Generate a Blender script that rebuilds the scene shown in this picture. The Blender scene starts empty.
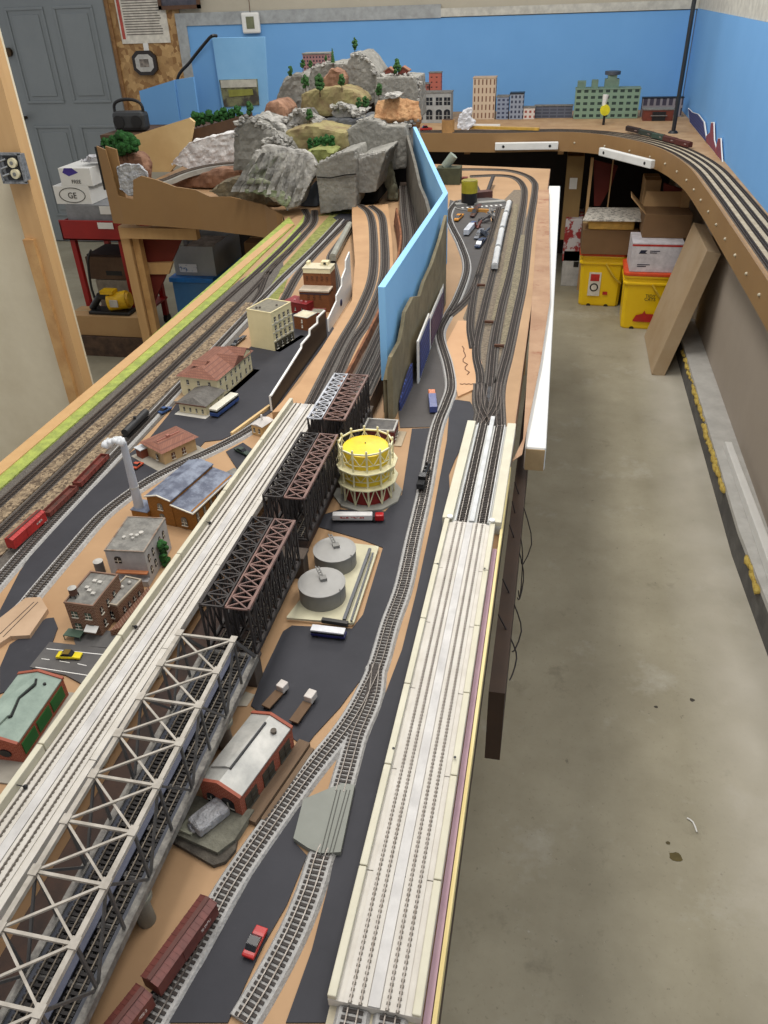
import bpy, bmesh, math, random
from mathutils import Vector, Matrix, noise
R_=random.Random(7)
S=bpy.context.scene; C=S.collection
# ---------------------------------------------------------------- camera
F=771.56; CX,CY=384.,512.; HC=1.75
RW=Matrix(((0.97903465,0.08618717,-0.18456146),(0.20109269,-0.55329712,0.80834648),(-0.03244823,-0.82851317,-0.55902866)))
cam=bpy.data.cameras.new('camera'); co=bpy.data.objects.new('camera',cam); C.objects.link(co); S.camera=co
cam.sensor_fit='VERTICAL'; cam.sensor_height=24; cam.lens=F*24/1024; cam.clip_start=.02
xc=RW.col[0]; yc=-RW.col[1]; zc=-RW.col[2]
co.matrix_world=Matrix(((xc[0],yc[0],zc[0],0),(xc[1],yc[1],zc[1],0),(xc[2],yc[2],zc[2],HC),(0,0,0,1)))
# surveying helpers: read a point of the photo on a known real plane
def ray(x,y): return RW@Vector((x-CX,y-CY,F))
def at(x,y,z=1.0):
    r=ray(x,y); t=(z-HC)/r[2]; return Vector((r[0]*t,r[1]*t,z))
def aty(x,y,Y):
    r=ray(x,y); t=Y/r[1]; return Vector((r[0]*t,Y,r[2]*t+HC))
def atx(x,y,X):
    r=ray(x,y); t=X/r[0]; return Vector((X,r[1]*t,r[2]*t+HC))
# ---------------------------------------------------------------- materials
def lin(c): return tuple(((v/255)/12.92 if v<=10 else (((v/255)+.055)/1.055)**2.4) for v in c)+(1,)
MC={}
def mat(key,col,rough=.7,col2=None,scale=20,bump=0,metal=0,kind='noise',lo=.35,hi=.65,bscale=None,alpha=1,emit=0,stretch=None):
    if key in MC: return MC[key]
    m=bpy.data.materials.new(key); m.use_nodes=True; nt=m.node_tree; b=nt.nodes['Principled BSDF']
    b.inputs['Base Color'].default_value=lin(col); b.inputs['Roughness'].default_value=rough; b.inputs['Metallic'].default_value=metal
    if col2 is None and not emit: col2=tuple(max(0,int(v*.86)) for v in col)
    tc=nt.nodes.new('ShaderNodeTexCoord'); mp=nt.nodes.new('ShaderNodeMapping'); nt.links.new(tc.outputs['Object'],mp.inputs[0])
    if stretch: mp.inputs['Scale'].default_value=stretch
    if col2:
        if kind=='voronoi': t=nt.nodes.new('ShaderNodeTexVoronoi'); out=t.outputs['Color']
        elif kind=='wave': t=nt.nodes.new('ShaderNodeTexWave'); out=t.outputs['Fac']; t.inputs['Distortion'].default_value=4
        else: t=nt.nodes.new('ShaderNodeTexNoise'); out=t.outputs['Fac']; t.inputs['Detail'].default_value=6; t.inputs['Roughness'].default_value=.65
        t.inputs['Scale'].default_value=scale; nt.links.new(mp.outputs[0],t.inputs['Vector'])
        r=nt.nodes.new('ShaderNodeValToRGB'); r.color_ramp.elements[0].position=lo; r.color_ramp.elements[1].position=hi
        r.color_ramp.elements[0].color=lin(col2); r.color_ramp.elements[1].color=lin(col)
        nt.links.new(out,r.inputs[0]); nt.links.new(r.outputs[0],b.inputs['Base Color'])
    if bump:
        n=nt.nodes.new('ShaderNodeTexNoise'); n.inputs['Scale'].default_value=bscale or scale*2; n.inputs['Detail'].default_value=6
        nt.links.new(mp.outputs[0],n.inputs['Vector']); bp=nt.nodes.new('ShaderNodeBump'); bp.inputs['Strength'].default_value=bump; bp.inputs['Distance'].default_value=.01
        nt.links.new(n.outputs['Fac'],bp.inputs['Height']); nt.links.new(bp.outputs[0],b.inputs['Normal'])
    if alpha<1:
        b.inputs['Alpha'].default_value=alpha
    if emit: b.inputs['Emission Color'].default_value=lin(col); b.inputs['Emission Strength'].default_value=emit
    MC[key]=m; return m
def brickmat(key,c1,c2,mortar,scale=1,w=.5,h=.25,ms=.02,rough=.8,vert=True,off=.5,rot=0):
    if key in MC: return MC[key]
    m=bpy.data.materials.new(key); m.use_nodes=True; nt=m.node_tree; b=nt.nodes['Principled BSDF']; b.inputs['Roughness'].default_value=rough
    tc=nt.nodes.new('ShaderNodeTexCoord'); sp=nt.nodes.new('ShaderNodeSeparateXYZ'); cb=nt.nodes.new('ShaderNodeCombineXYZ'); ad=nt.nodes.new('ShaderNodeMath'); ad.operation='ADD'
    nt.links.new(tc.outputs['Object'],sp.inputs[0]); nt.links.new(sp.outputs[0],ad.inputs[0]); nt.links.new(sp.outputs[1],ad.inputs[1])
    if vert: nt.links.new(ad.outputs[0],cb.inputs[0]); nt.links.new(sp.outputs[2],cb.inputs[1])
    else: nt.links.new(sp.outputs[0],cb.inputs[0]); nt.links.new(sp.outputs[1],cb.inputs[1])
    t=nt.nodes.new('ShaderNodeTexBrick'); t.offset=off; t.inputs['Scale'].default_value=scale; t.inputs['Brick Width'].default_value=w; t.inputs['Row Height'].default_value=h; t.inputs['Mortar Size'].default_value=ms; t.inputs['Mortar Smooth'].default_value=.1
    t.inputs['Color1'].default_value=lin(c1); t.inputs['Color2'].default_value=lin(c2); t.inputs['Mortar'].default_value=lin(mortar)
    nt.links.new(cb.outputs[0],t.inputs['Vector']); nt.links.new(t.outputs['Color'],b.inputs['Base Color']); MC[key]=m; return m
M=mat
concrete=M('concrete_floor',(168,161,139),.6,(138,131,110),2.2,.15,lo=.3,hi=.7,bscale=14)
# floor: a second layer of stains
def stain(m,c,scale,lo,hi,fac=.6,seed=0):
    nt=m.node_tree; b=nt.nodes['Principled BSDF']; l=b.inputs['Base Color'].links[0]; src=l.from_socket
    tc=nt.nodes.new('ShaderNodeTexCoord'); mp=nt.nodes.new('ShaderNodeMapping'); mp.inputs['Location'].default_value=(seed,seed*2,0); n=nt.nodes.new('ShaderNodeTexNoise'); n.inputs['Scale'].default_value=scale; n.inputs['Detail'].default_value=8; n.inputs['Roughness'].default_value=.7
    nt.links.new(tc.outputs['Object'],mp.inputs[0]); nt.links.new(mp.outputs[0],n.inputs['Vector']); r=nt.nodes.new('ShaderNodeValToRGB'); r.color_ramp.elements[0].position=lo; r.color_ramp.elements[1].position=hi
    r.color_ramp.elements[0].color=(0,0,0,1); r.color_ramp.elements[1].color=(fac,fac,fac,1)
    mx=nt.nodes.new('ShaderNodeMixRGB'); nt.links.new(n.outputs['Fac'],r.inputs[0]); nt.links.new(r.outputs[0],mx.inputs[0]); nt.links.new(src,mx.inputs[1]); mx.inputs[2].default_value=lin(c)
    nt.links.new(mx.outputs[0],b.inputs['Base Color'])
stain(concrete,(98,92,74),5,.6,.72,.55,1); stain(concrete,(186,182,170),3.1,.56,.75,.7,5); stain(concrete,(84,78,62),34,.64,.70,.6,9); stain(concrete,(108,102,84),90,.58,.68,.4,4); stain(concrete,(200,196,184),60,.66,.7,.4,6)
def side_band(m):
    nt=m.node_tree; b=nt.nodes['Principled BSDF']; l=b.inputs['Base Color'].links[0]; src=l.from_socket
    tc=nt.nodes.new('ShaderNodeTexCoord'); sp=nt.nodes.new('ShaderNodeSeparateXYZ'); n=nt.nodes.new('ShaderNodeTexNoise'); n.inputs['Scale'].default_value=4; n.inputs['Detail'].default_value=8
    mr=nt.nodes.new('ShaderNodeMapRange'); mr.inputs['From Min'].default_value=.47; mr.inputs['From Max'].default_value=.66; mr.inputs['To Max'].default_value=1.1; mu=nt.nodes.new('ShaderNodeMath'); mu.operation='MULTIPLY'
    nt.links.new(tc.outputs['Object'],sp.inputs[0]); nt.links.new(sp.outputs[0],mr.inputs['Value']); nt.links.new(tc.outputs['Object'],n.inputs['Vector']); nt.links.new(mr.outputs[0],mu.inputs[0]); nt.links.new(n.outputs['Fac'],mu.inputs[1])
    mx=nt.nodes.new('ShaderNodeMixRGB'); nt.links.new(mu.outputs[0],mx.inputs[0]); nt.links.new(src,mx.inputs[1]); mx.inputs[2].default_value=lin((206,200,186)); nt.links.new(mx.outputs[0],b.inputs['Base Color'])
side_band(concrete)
beige=M('beige_wall',(186,178,160),.8,(178,170,152),3); osb=M('osb_board',(196,160,108),.7,(138,100,58),28,.2,kind='voronoi',lo=.2,hi=.9)
stain(osb,(92,62,34),18,.55,.7,.6)
greydoor=M('grey_door_paint',(128,134,136),.45,(122,128,130),4); blue=M('blue_backdrop',(112,168,222),.75,(106,162,217),2)
lightblue=M('light_blue_foam',(140,194,236),.7,(126,182,228),3); blueedge=M('blue_foam_edge',(112,168,220),.6,(104,160,214),3)
capw=M('offwhite_wall',(205,203,192),.75); wood=M('pine_wood',(202,164,114),.6,(186,146,98),7,lo=.2,hi=.8,stretch=(6,6,.5)); woody=M('pine_edge',(200,160,106),.6,(176,132,82),14)
ply=M('plywood',(214,184,132),.65,(200,166,114),5); tan=M('tan_tabletop',(176,141,104),.7,(162,128,92),5); tanr=M('rough_tan',(176,142,112),.8,(154,118,90),9,.2)
stain(tanr,(130,72,46),9,.56,.64,.7,3)
fascm=M('brown_hardboard',(152,118,76),.55,(144,110,70),3); hard=M('dark_hardboard',(84,58,36),.7); redb=M('red_board',(112,38,26),.75,(96,30,22),6)
road=M('asphalt_paint',(50,50,56),.75,(41,41,47),8,.1); stain(road,(74,74,80),26,.62,.8,.5,8); road2=M('grey_asphalt',(80,76,74),.8,(70,66,64),8,.1)
bed=M('grey_roadbed',(182,180,176),.75,(150,148,146),200,.3,lo=.3,hi=.7); bedd=M('dark_ballast',(112,106,98),.85,(76,70,66),260,.4)
stone=M('brown_ballast',(176,154,124),.9,(92,76,60),190,.8,kind='voronoi',lo=.1,hi=.8); tie=M('dark_ties',(58,50,46),.7); tieg=M('faded_ties',(118,112,104),.7)
rail=M('rail_metal',(132,126,120),.4,(104,96,88),90,metal=.6); raild=M('dull_rail',(104,92,82),.5,(82,70,62),90,metal=.3)
conc=M('white_viaduct_plastic',(204,199,190),.55,(190,184,174),30); concy=M('cream_viaduct_edge',(204,199,178),.55,(194,188,166),20); rdash=M('rail_chair',(116,108,96),.6)
lime=M('lime_turf',(168,180,86),.9,(136,148,74),45,.5); moss=M('moss_turf',(146,150,78),.95,(110,112,60),50,.5); dirt=M('brown_earth',(146,112,82),.95,(108,76,54),20,.6)
silver=M('light_truss_paint',(178,171,160),.5,(150,143,132),70); dgrey=M('dark_grey_truss',(84,82,80),.55,(70,68,66),90); black=M('black_truss',(52,46,44),.6,(38,33,32),60); pink=M('rusty_pink_truss',(128,96,86),.55,(100,76,70),60)
blk=M('black_plastic',(24,24,26),.45); white=M('white_plastic',(230,229,224),.45,(222,221,216),10); cream=M('cream_wall',(226,214,176),.7,(216,202,162),60)
rockm=M('grey_rock',(142,140,133),.9,(116,114,108),9,.6,bscale=60); rockl=M('pale_rock',(182,179,172),.85,(126,124,120),22,.8,bscale=50); rockd=M('dark_rock',(96,98,100),.9,(66,68,72),14,.5)
brownr=M('brown_hill',(160,122,98),.95,(112,80,62),12,.6); greenr=M('olive_hill',(150,142,96),.95,(118,100,72),14,.5); blackm=M('tunnel_black',(16,15,14),.95)
stain(rockl,(124,138,92),7,.58,.7,.7,2); stain(rockm,(170,166,158),30,.55,.7,.6,4)
card=M('cardboard',(176,142,98),.75,(168,132,90),5); cardd=M('brown_cardboard',(122,92,60),.75,(112,84,54),5); redp=M('red_paint',(156,26,24),.4,(140,22,22),8)
yel=M('yellow_bucket_plastic',(240,200,14),.35,(232,190,10),4); orange=M('orange_lid',(232,84,34),.4); clear=M('clear_bin_plastic',(186,192,198),.25,(170,178,186),5,alpha=.5); bluelid=M('blue_lid',(28,112,190),.35)
leafm=M('tree_foliage',(66,110,52),.9,(34,70,30),120,.8); leafd=M('shrub_foliage',(50,110,44),.9,(24,66,26),100,.8); barkm=M('tree_bark',(86,62,42),.9)
glass=M('dark_window_glass',(40,44,50),.2,(30,34,40),30); trimw=M('pale_window_trim',(222,216,200),.6)
# ---------------------------------------------------------------- mesh builder
class MB:
    def __init__(s): s.v=[]; s.f=[]; s.m=[]; s.sm=[]
    def add(s,vs,fs,m=0,sm=False):
        o=len(s.v); s.v+= [tuple(v) for v in vs]; s.f+=[tuple(i+o for i in f) for f in fs]; s.m+=[m]*len(fs); s.sm+=[sm]*len(fs); return s
    def box(s,x0,x1,y0,y1,z0,z1,m=0,T=None):
        vs=[Vector(p) for p in ((x0,y0,z0),(x1,y0,z0),(x1,y1,z0),(x0,y1,z0),(x0,y0,z1),(x1,y0,z1),(x1,y1,z1),(x0,y1,z1))]
        if T: vs=[T@v for v in vs]
        return s.add(vs,[(3,2,1,0),(4,5,6,7),(0,1,5,4),(1,2,6,5),(2,3,7,6),(3,0,4,7)],m)
    def prism(s,pts,z0,z1,m=0,T=None):
        n=len(pts); a=sum(pts[i][0]*pts[(i+1)%n][1]-pts[(i+1)%n][0]*pts[i][1] for i in range(n))
        if a<0: pts=pts[::-1]
        vs=[Vector((p[0],p[1],z0)) for p in pts]+[Vector((p[0],p[1],z1)) for p in pts]
        if T: vs=[T@v for v in vs]
        return s.add(vs,[tuple(range(n))[::-1],tuple(range(n,2*n))]+[(i,(i+1)%n,n+(i+1)%n,n+i) for i in range(n)],m)
    def xprism(s,pts,x0,x1,m=0,ax='x'):   # pts (a,z) profile, extruded along x (a=y) or y (a=x)
        n=len(pts); a=sum(pts[i][0]*pts[(i+1)%n][1]-pts[(i+1)%n][0]*pts[i][1] for i in range(n))
        if (a<0)==(ax=='x'): pts=pts[::-1]
        f=(lambda c,p:(c,p[0],p[1])) if ax=='x' else (lambda c,p:(p[0],c,p[1]))
        vs=[f(x0,p) for p in pts]+[f(x1,p) for p in pts]
        return s.add(vs,[tuple(range(n))[::-1],tuple(range(n,2*n))]+[(i,(i+1)%n,n+(i+1)%n,n+i) for i in range(n)],m)
    def bar(s,p,q,r,m=0,up=(0,0,1),r2=None):
        p=Vector(p);q=Vector(q);d=(q-p); 
        if d.length<1e-6: return s
        d.normalize(); u=Vector(up); 
        if abs(d.dot(u))>.95: u=Vector((0,1,0)) if abs(d.y)<.9 else Vector((1,0,0))
        a=d.cross(u).normalized(); b=a.cross(d); r2=r2 or r
        vs=[c+a*i*r+b*j*r2 for c in (p,q) for i,j in ((-1,-1),(1,-1),(1,1),(-1,1))]
        return s.add(vs,[(3,2,1,0),(4,5,6,7),(0,1,5,4),(1,2,6,5),(2,3,7,6),(3,0,4,7)][::1],m)
    def tube(s,p,q,r0,r1=None,n=16,m=0,cap=True):
        p=Vector(p);q=Vector(q);r1=r0 if r1 is None else r1;d=(q-p).normalized();u=Vector((0,0,1)) if abs(d.z)<.9 else Vector((1,0,0));a=d.cross(u).normalized();b=d.cross(a)
        vs=[c+(a*math.cos(t)+b*math.sin(t))*r for c,r in ((p,r0),(q,r1)) for t in [2*math.pi*k/n for k in range(n)]]
        s.add(vs,[(k,(k+1)%n,n+(k+1)%n,n+k) for k in range(n)],m,True)
        if cap: s.add(vs,[tuple(range(n))[::-1],tuple(range(n,2*n))],m)
        return s
    def ball(s,c,r,m=0,sx=1,sy=1,sz=1,n=10,jit=0):
        c=Vector(c); vs=[];fs=[];k=n//2
        for i in range(k+1):
            for j in range(n):
                th=math.pi*i/k;ph=2*math.pi*j/n;rr=r*(1+jit*(R_.random()-.5))
                vs.append(c+Vector((math.sin(th)*math.cos(ph)*rr*sx,math.sin(th)*math.sin(ph)*rr*sy,math.cos(th)*rr*sz)))
        for i in range(k):
            for j in range(n): fs.append((i*n+j,(i+1)*n+j,(i+1)*n+(j+1)%n,i*n+(j+1)%n))
        return s.add(vs,fs,m,True)
    def strip(s,path,prof,m=0,z=0,closed=False):   # sweep a profile [(offset,height)] along a horizontal path
        n=len(path); k=len(prof); vs=[]
        for i,p in enumerate(path):
            a=path[max(0,i-1)];b=path[min(n-1,i+1)];t=Vector((b[0]-a[0],b[1]-a[1],0)).normalized();nr=Vector((t.y,-t.x,0))
            for o,h in prof: vs.append(Vector(p)+nr*o+Vector((0,0,h+z)))
        fs=[(i*k+j,i*k+(j+1)%k,(i+1)*k+(j+1)%k,(i+1)*k+j) for i in range(n-1) for j in range(k)]
        fs=[f[::-1] for f in fs]
        s.add(vs,fs+[tuple(range(k)),tuple(range((n-1)*k,n*k))[::-1]],m); return s
    def build(s,name,mats,parent=None,loc=None,rz=0,bevel=0):
        me=bpy.data.meshes.new(name); me.from_pydata(s.v,[],s.f); 
        for mm in (mats if isinstance(mats,(list,tuple)) else [mats]): me.materials.append(mm)
        for p,mi,sm in zip(me.polygons,s.m,s.sm): p.material_index=mi; p.use_smooth=sm
        me.validate(); me.update()
        bm=bmesh.new(); bm.from_mesh(me); bmesh.ops.recalc_face_normals(bm,faces=bm.faces); bm.to_mesh(me); bm.free()
        return link(name,me,parent,loc,rz,bevel)
def link(name,me,parent=None,loc=None,rz=0,bevel=0):
    o=bpy.data.objects.new(name,me); C.objects.link(o)
    if loc is not None: o.location=loc
    if rz: o.rotation_euler=(0,0,rz)
    if parent: o.parent=parent
    if bevel: b=o.modifiers.new('b','BEVEL'); b.width=bevel; b.segments=2; b.limit_method='ANGLE'
    return o
def tag(o,label,cat,group=None,kind=None):
    o['label']=label; o['category']=cat
    if group: o['group']=group
    if kind: o['kind']=kind
    return o
def thing(name,label,cat,loc=(0,0,0),rz=0,group=None):
    o=bpy.data.objects.new(name,None); o.empty_display_size=.01; C.objects.link(o); o.location=loc; o.rotation_euler=(0,0,rz); return tag(o,label,cat,group)
def struct(name,mb,m,loc=None,bevel=0):
    o=mb.build(name,m,None,loc,0,bevel); o['kind']='structure'; return o
def copy_tree(o,parent=None):
    c=o.copy(); C.objects.link(c); c.parent=parent
    for ch in list(o.children): copy_tree(ch,c)
    return c
def box(name,m,x0,x1,y0,y1,z0,z1,parent=None,bevel=0,label=None,cat=None,group=None):
    o=MB().box(x0,x1,y0,y1,z0,z1).build(name,m,parent,None,0,bevel)
    if label: tag(o,label,cat,group)
    return o
def obox(mb,p,q,wid,z0,z1,m=0):   # box along p-q (horizontal) of given width
    p=Vector((p[0],p[1],0));q=Vector((q[0],q[1],0));d=(q-p).normalized();n=Vector((-d.y,d.x,0))*wid/2
    return mb.prism([tuple((p+n)[:2]),tuple((q+n)[:2]),tuple((q-n)[:2]),tuple((p-n)[:2])],z0,z1,m)
def spline(pts,step=.01):
    P=[Vector(p) for p in pts]; 
    if len(P)==2: 
        n=max(2,int((P[1]-P[0]).length/step)); return [P[0].lerp(P[1],i/n) for i in range(n+1)]
    out=[];Q=[2*P[0]-P[1]]+P+[2*P[-1]-P[-2]]
    for i in range(1,len(Q)-2):
        a,b,c,d=Q[i-1:i+3];n=max(2,int((c-b).length/step))
        for k in range(n):
            t=k/n; out.append(.5*((2*b)+(c-a)*t+(2*a-5*b+4*c-d)*t*t+(3*b-a-3*c+d)*t*t*t))
    out.append(P[-1]); return out
def resample(path,step):
    out=[];acc=0;nxt=0
    for a,b in zip(path,path[1:]):
        L=(b-a).length
        while nxt<=acc+L and L>1e-9:
            out.append((a.lerp(b,(nxt-acc)/L),(b-a).normalized())); nxt+=step
        acc+=L
    return out
def offset(path,o):
    r=[]
    for i,p in enumerate(path):
        a=path[max(0,i-1)];b=path[min(len(path)-1,i+1)];t=Vector((b.x-a.x,b.y-a.y,0)).normalized(); r.append(p+Vector((t.y,-t.x,0))*o)
    return r
# ================================================================= SETTING
YB=6.35
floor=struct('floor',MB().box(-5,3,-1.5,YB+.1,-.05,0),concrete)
wb=struct('wall_back',MB().box(-3.42,1.0,YB,YB+.1,0,2.5),beige)
struct('trim_1',MB().box(-3.42,-2.85,YB-.012,YB-.001,1.0,2.5),osb)
struct('trim_2',MB().box(-3.5,-3.40,YB-.03,YB-.013,0,2.1),M('osb_jamb',(150,112,70),.7,(120,84,50),30,.2))
t3=MB(); t3.box(-2.88,-.9,YB-.03,YB-.0125,1.585,1.665); t3.box(-2.88,-2.80,YB-.03,YB-.0125,.95,1.585); struct('trim_3',t3,M('grey_trim_board',(168,172,172),.6))
struct('trim_4',MB().box(-2.8,.79,YB-.02,YB-.001,.9,1.585),blue)
struct('trim_5',MB().box(-.9,.8,YB-.03,YB-.012,1.59,1.64),capw)
struct('wall_right',MB().box(.84,.95,.2,YB+.1,0,2.5),M('drywall',(172,160,146),.8,(166,154,140),3))
rb=MB(); rb.box(.795,.838,.2,YB-.021,.96,1.59); ob=struct('trim_6',rb,blue)
struct('trim_7',MB().box(.80,.838,.2,YB-.04,1.591,2.5),capw)
mbs=MB(); mbs.prism([(.731,4.3),(.738,2.445),(.765,1.9),(.79,.6),(.839,.6),(.839,4.6),(.735,4.6)],0,.098); struct('baseboard_right',mbs,M('stem_wall_concrete',(104,102,98),.85,(78,76,74),9,.4))
mbs=MB(); mbs.prism([(.735,4.6),(.737,2.445),(.765,1.9),(.79,.6),(.839,.6),(.839,4.6)],.0981,.118); struct('trim_8',mbs,M('whitewashed_ledge',(196,194,188),.7,(178,176,170),12,.2))
FM=[MB(),MB()]
for k in range(60):
    y=4.15-k*.034; x=.733 if y>2.5 else .733+(2.5-y)*.05
    if (y>2.75 or y<2.3): FM[0 if y>2.6 else 1].ball((x+R_.uniform(-.004,.004),y,.099+R_.uniform(-.010,.004)),.010+R_.random()*.012,sx=.6,sy=1.6,sz=.6,n=8,jit=.5)
for fm,lb_ in zip(FM,('yellow ragged foam bead on the concrete ledge just before the leaning carton','short yellow foam bead on the concrete ledge beside the loose white moulding')): tag(fm.build('spray_foam',M('yellow_spray_foam',(204,180,92),.8,(180,150,66),60,.4)),lb_,'foam')
mo=MB(); mo.add([(.772,3.05,.12),(.80,3.05,.12),(.80,3.05,.15),(.772,3.05,.15),(.79,.7,.12),(.83,.7,.12),(.83,.7,.19),(.79,.7,.19)],[(0,1,2,3),(7,6,5,4),(0,4,5,1),(1,5,6,2),(2,6,7,3),(3,7,4,0)])
tag(mo.build('baseboard_strip',white,bevel=.003),'long white moulding strip lying loose on the whitewashed ledge by the right wall','moulding')
# door
DY=YB
d=thing('door_1','grey six panel steel door behind the red cart','door',(-4.36,DY,0)); d['kind']='structure'
dm=MB(); dm.box(0,.93,-.045,0,.01,2.03)
dm.build('door_leaf',greydoor,d)
def panel(x0,x1,z0,z1):
    p=MB(); 
    for a,b,c,e in ((x0,x1,z1-.02,z1),(x0,x1,z0,z0+.02),(x0,x0+.02,z0+.02,z1-.02),(x1-.02,x1,z0+.02,z1-.02)): p.box(a,b,-.054,-.045,c,e)
    p.box(x0+.05,x1-.05,-.052,-.045,z0+.05,z1-.05); p.build('door_panel',greydoor,d,bevel=.004)
for x0 in (.10,.51):
    for z0,z1 in ((.22,.93),(1.09,1.74),(1.82,1.96)): panel(x0,x0+.33,z0,z1)
kn=MB(); kn.tube((.05,-.045,.99),(.05,-.10,.99),.012); kn.ball((.05,-.12,.99),.032); kn.build('door_handle',M('dark_brass',(82,64,44),.3,metal=.8),d)
MB().tube((.05,-.045,1.45),(.05,-.075,1.45),.032).build('deadbolt',M('dark_brass',(0,0,0)),d)
struct('trim_9',MB().box(-5,-3.41,DY-.015,DY-.001,-.0,.0999).box(-5,-4.37,DY-.06,DY-.001,.1,2.5),greydoor)
struct('wall_left',MB().box(-5,-4.37,DY+.001,DY+.1,0,2.5).box(-4.37,-3.42,DY+.001,DY+.1,0,2.5),beige)
# left partition in front of the door
Wp=1.86
a=at(86,395,.95); 
sx=aty(87,388,Wp-.03).x
struct('wall_partition',MB().box(-4,sx-.05,Wp,Wp+.08,0,2.4),M('cream_panel',(220,210,184),.7,(200,188,160),3)).name='wall_front'
st=thing('timber_stud','bare pine stud standing at the end of the cream partition','stud',(sx-.056,Wp-.04,0))
MB().box(0,.056,0,.04,0,2.4).build('stud_face',wood,st); MB().box(0,.03,-.012,-.0002,0,1.25).build('batten',woody,st)
p=aty(12,168,Wp-.07)
sw=thing('electrical_outlet','bare duplex outlet in an open steel box on the cream partition','outlet',p)
q=MB(); q.box(-.05,.05,0,.045,-.055,.055); q.box(-.06,-.05,-.01,.0,-.06,.06); q.box(.05,.06,-.01,.0,-.06,.06); q.box(-.06,.06,-.01,0,.055,.065);q.box(-.06,.06,-.01,0,-.065,-.055); q.build('outlet_box',M('galvanised_steel',(150,152,154),.4,(96,98,100),60,metal=.3),sw)
MB().box(-.03,.04,-.006,0,-.05,.05).build('recess',blk,sw)
for z in (-.022,.024): MB().tube((.02,-.022,z),(.02,-.006,z),.02,n=18).tube((.02,-.025,z),(.02,-.02,z),.008,n=12,m=1).build('receptacle',[M('ivory_receptacle',(224,214,180),.4),M('grey_metal',(120,120,118),.4)],sw)
q=MB()
for k in range(3): q.tube((-.04,-.02,-.03+k*.03),(-.005,-.02,-.02+k*.03),.005,n=8)
sw.scale=(.54,.54,.54); q.build('terminal_screw',M('chrome',(196,198,200),.2,metal=.9),sw)
pp=aty(2,120,Wp-.01); q=MB().box(-.06,.0,-.006,0,-.05,.05).build('paper_note',white,None,pp); tag(q,'white paper corner pinned high on the cream partition beside the stud','paper')
# ================================================================= BACK WALL THINGS
def wallrect(x0,y0,x1,y1,Y):
    a=aty(x0,y1,Y); b=aty(x1,y0,Y); return a.x,b.x,a.z,b.z
px0,px1,pz0,pz1=wallrect(122,-14,161,44,YB-.03)
po=thing('paper_poster','large cream notice with red margin and lines of text on the chipboard','poster',(0,YB-.014,0))
MB().box(px0,px1,-.006,0,pz0,pz1).build('sheet',M('cream_paper',(226,220,206),.7),po)
q=MB()
for k in range(17):
    z=pz1-.03-k*.0165; q.box(px0+.05,px1-.03-R_.random()*.04,-.008,-.006,z-.003,z+.003)
q.build('printed_lines',M('print_grey',(120,112,104),.8),po); MB().box(px0+.012,px0+.035,-.008,-.006,pz0+.03,pz1-.02).build('red_margin',M('print_red',(190,86,74),.8),po)
MB().box((px0+px1)/2-.03,(px0+px1)/2+.01,-.007,0,pz0-.05,pz0).build('hanging_tab',white,po)
c=aty(145,63,YB-.03); fr=thing('octagonal_picture_frame','small dark octagonal picture frame on the chipboard below the notice','frame',(c.x,YB-.014,c.z))
def octa(rx,rz,k=.55): return [(rx,rz*k),(rx*k,rz),(-rx*k,rz),(-rx,rz*k),(-rx,-rz*k),(-rx*k,-rz),(rx*k,-rz),(rx,-rz*k)]
MB().xprism(octa(.078,.068),-.025,0,ax='y').build('frame',M('dark_frame',(38,30,28),.4),fr); MB().xprism(octa(.058,.048),-.028,-.025,ax='y').build('mat_board',M('grey_mat',(196,194,188),.8),fr); fr.scale=(1.25,1,1.2); MB().box(-.03,.03,-.03,-.028,-.022,.022).build('photograph',M('dark_photo',(70,66,62),.6,(150,140,130),40),fr)
x0,x1,z0,z1=wallrect(160,-30,196,10,YB-.03)
fr=thing('wooden_picture_frame','brown wooden picture frame cut by the top of the view above the chipboard','frame',(0,YB-.031,0))
MB().box(x0,x1,-.02,0,z0,z0+.025).box(x0,x1,-.02,0,z1-.025,z1).box(x0,x0+.025,-.02,0,z0,z1).box(x1-.025,x1,-.02,0,z0,z1).build('frame',M('walnut',(92,60,36),.4),fr); MB().box(x0+.02,x1-.02,-.01,-.002,z0+.02,z1-.02).build('photograph',M('dark_photo2',(86,84,92),.5,(50,52,66),20),fr)
c=aty(251,23,YB-.05); th=thing('thermometer','white square digital thermometer hanging on a cord over the blue backdrop','thermometer',(c.x,YB-.035,c.z))
MB().box(-.068,.068,-.03,0,-.065,.065).build('case',white,th,bevel=.012); MB().box(-.03,.03,-.033,-.03,-.035,.04).build('display',M('lcd_green',(120,124,96),.3),th)
MB().tube((0,-.01,.065),(.005,-.01,.5),.003,n=6).build('cord',M('brown_cord',(110,86,70),.7),th)
# pole in the corner
b=at(673,133,1.0); t=aty(692,0,b.y); 
po=thing('metal_pole','thin dark pole standing on the shelf layout in the far corner','pole',(b.x,b.y,1.0))
MB().tube((0,0,0),(0,0,.9),.012,n=12).build('shaft',M('dark_pole',(40,44,48),.4),po); MB().tube((0,0,0),(0,0,.012),.03,.02,n=14).build('foot',blk,po)
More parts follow.
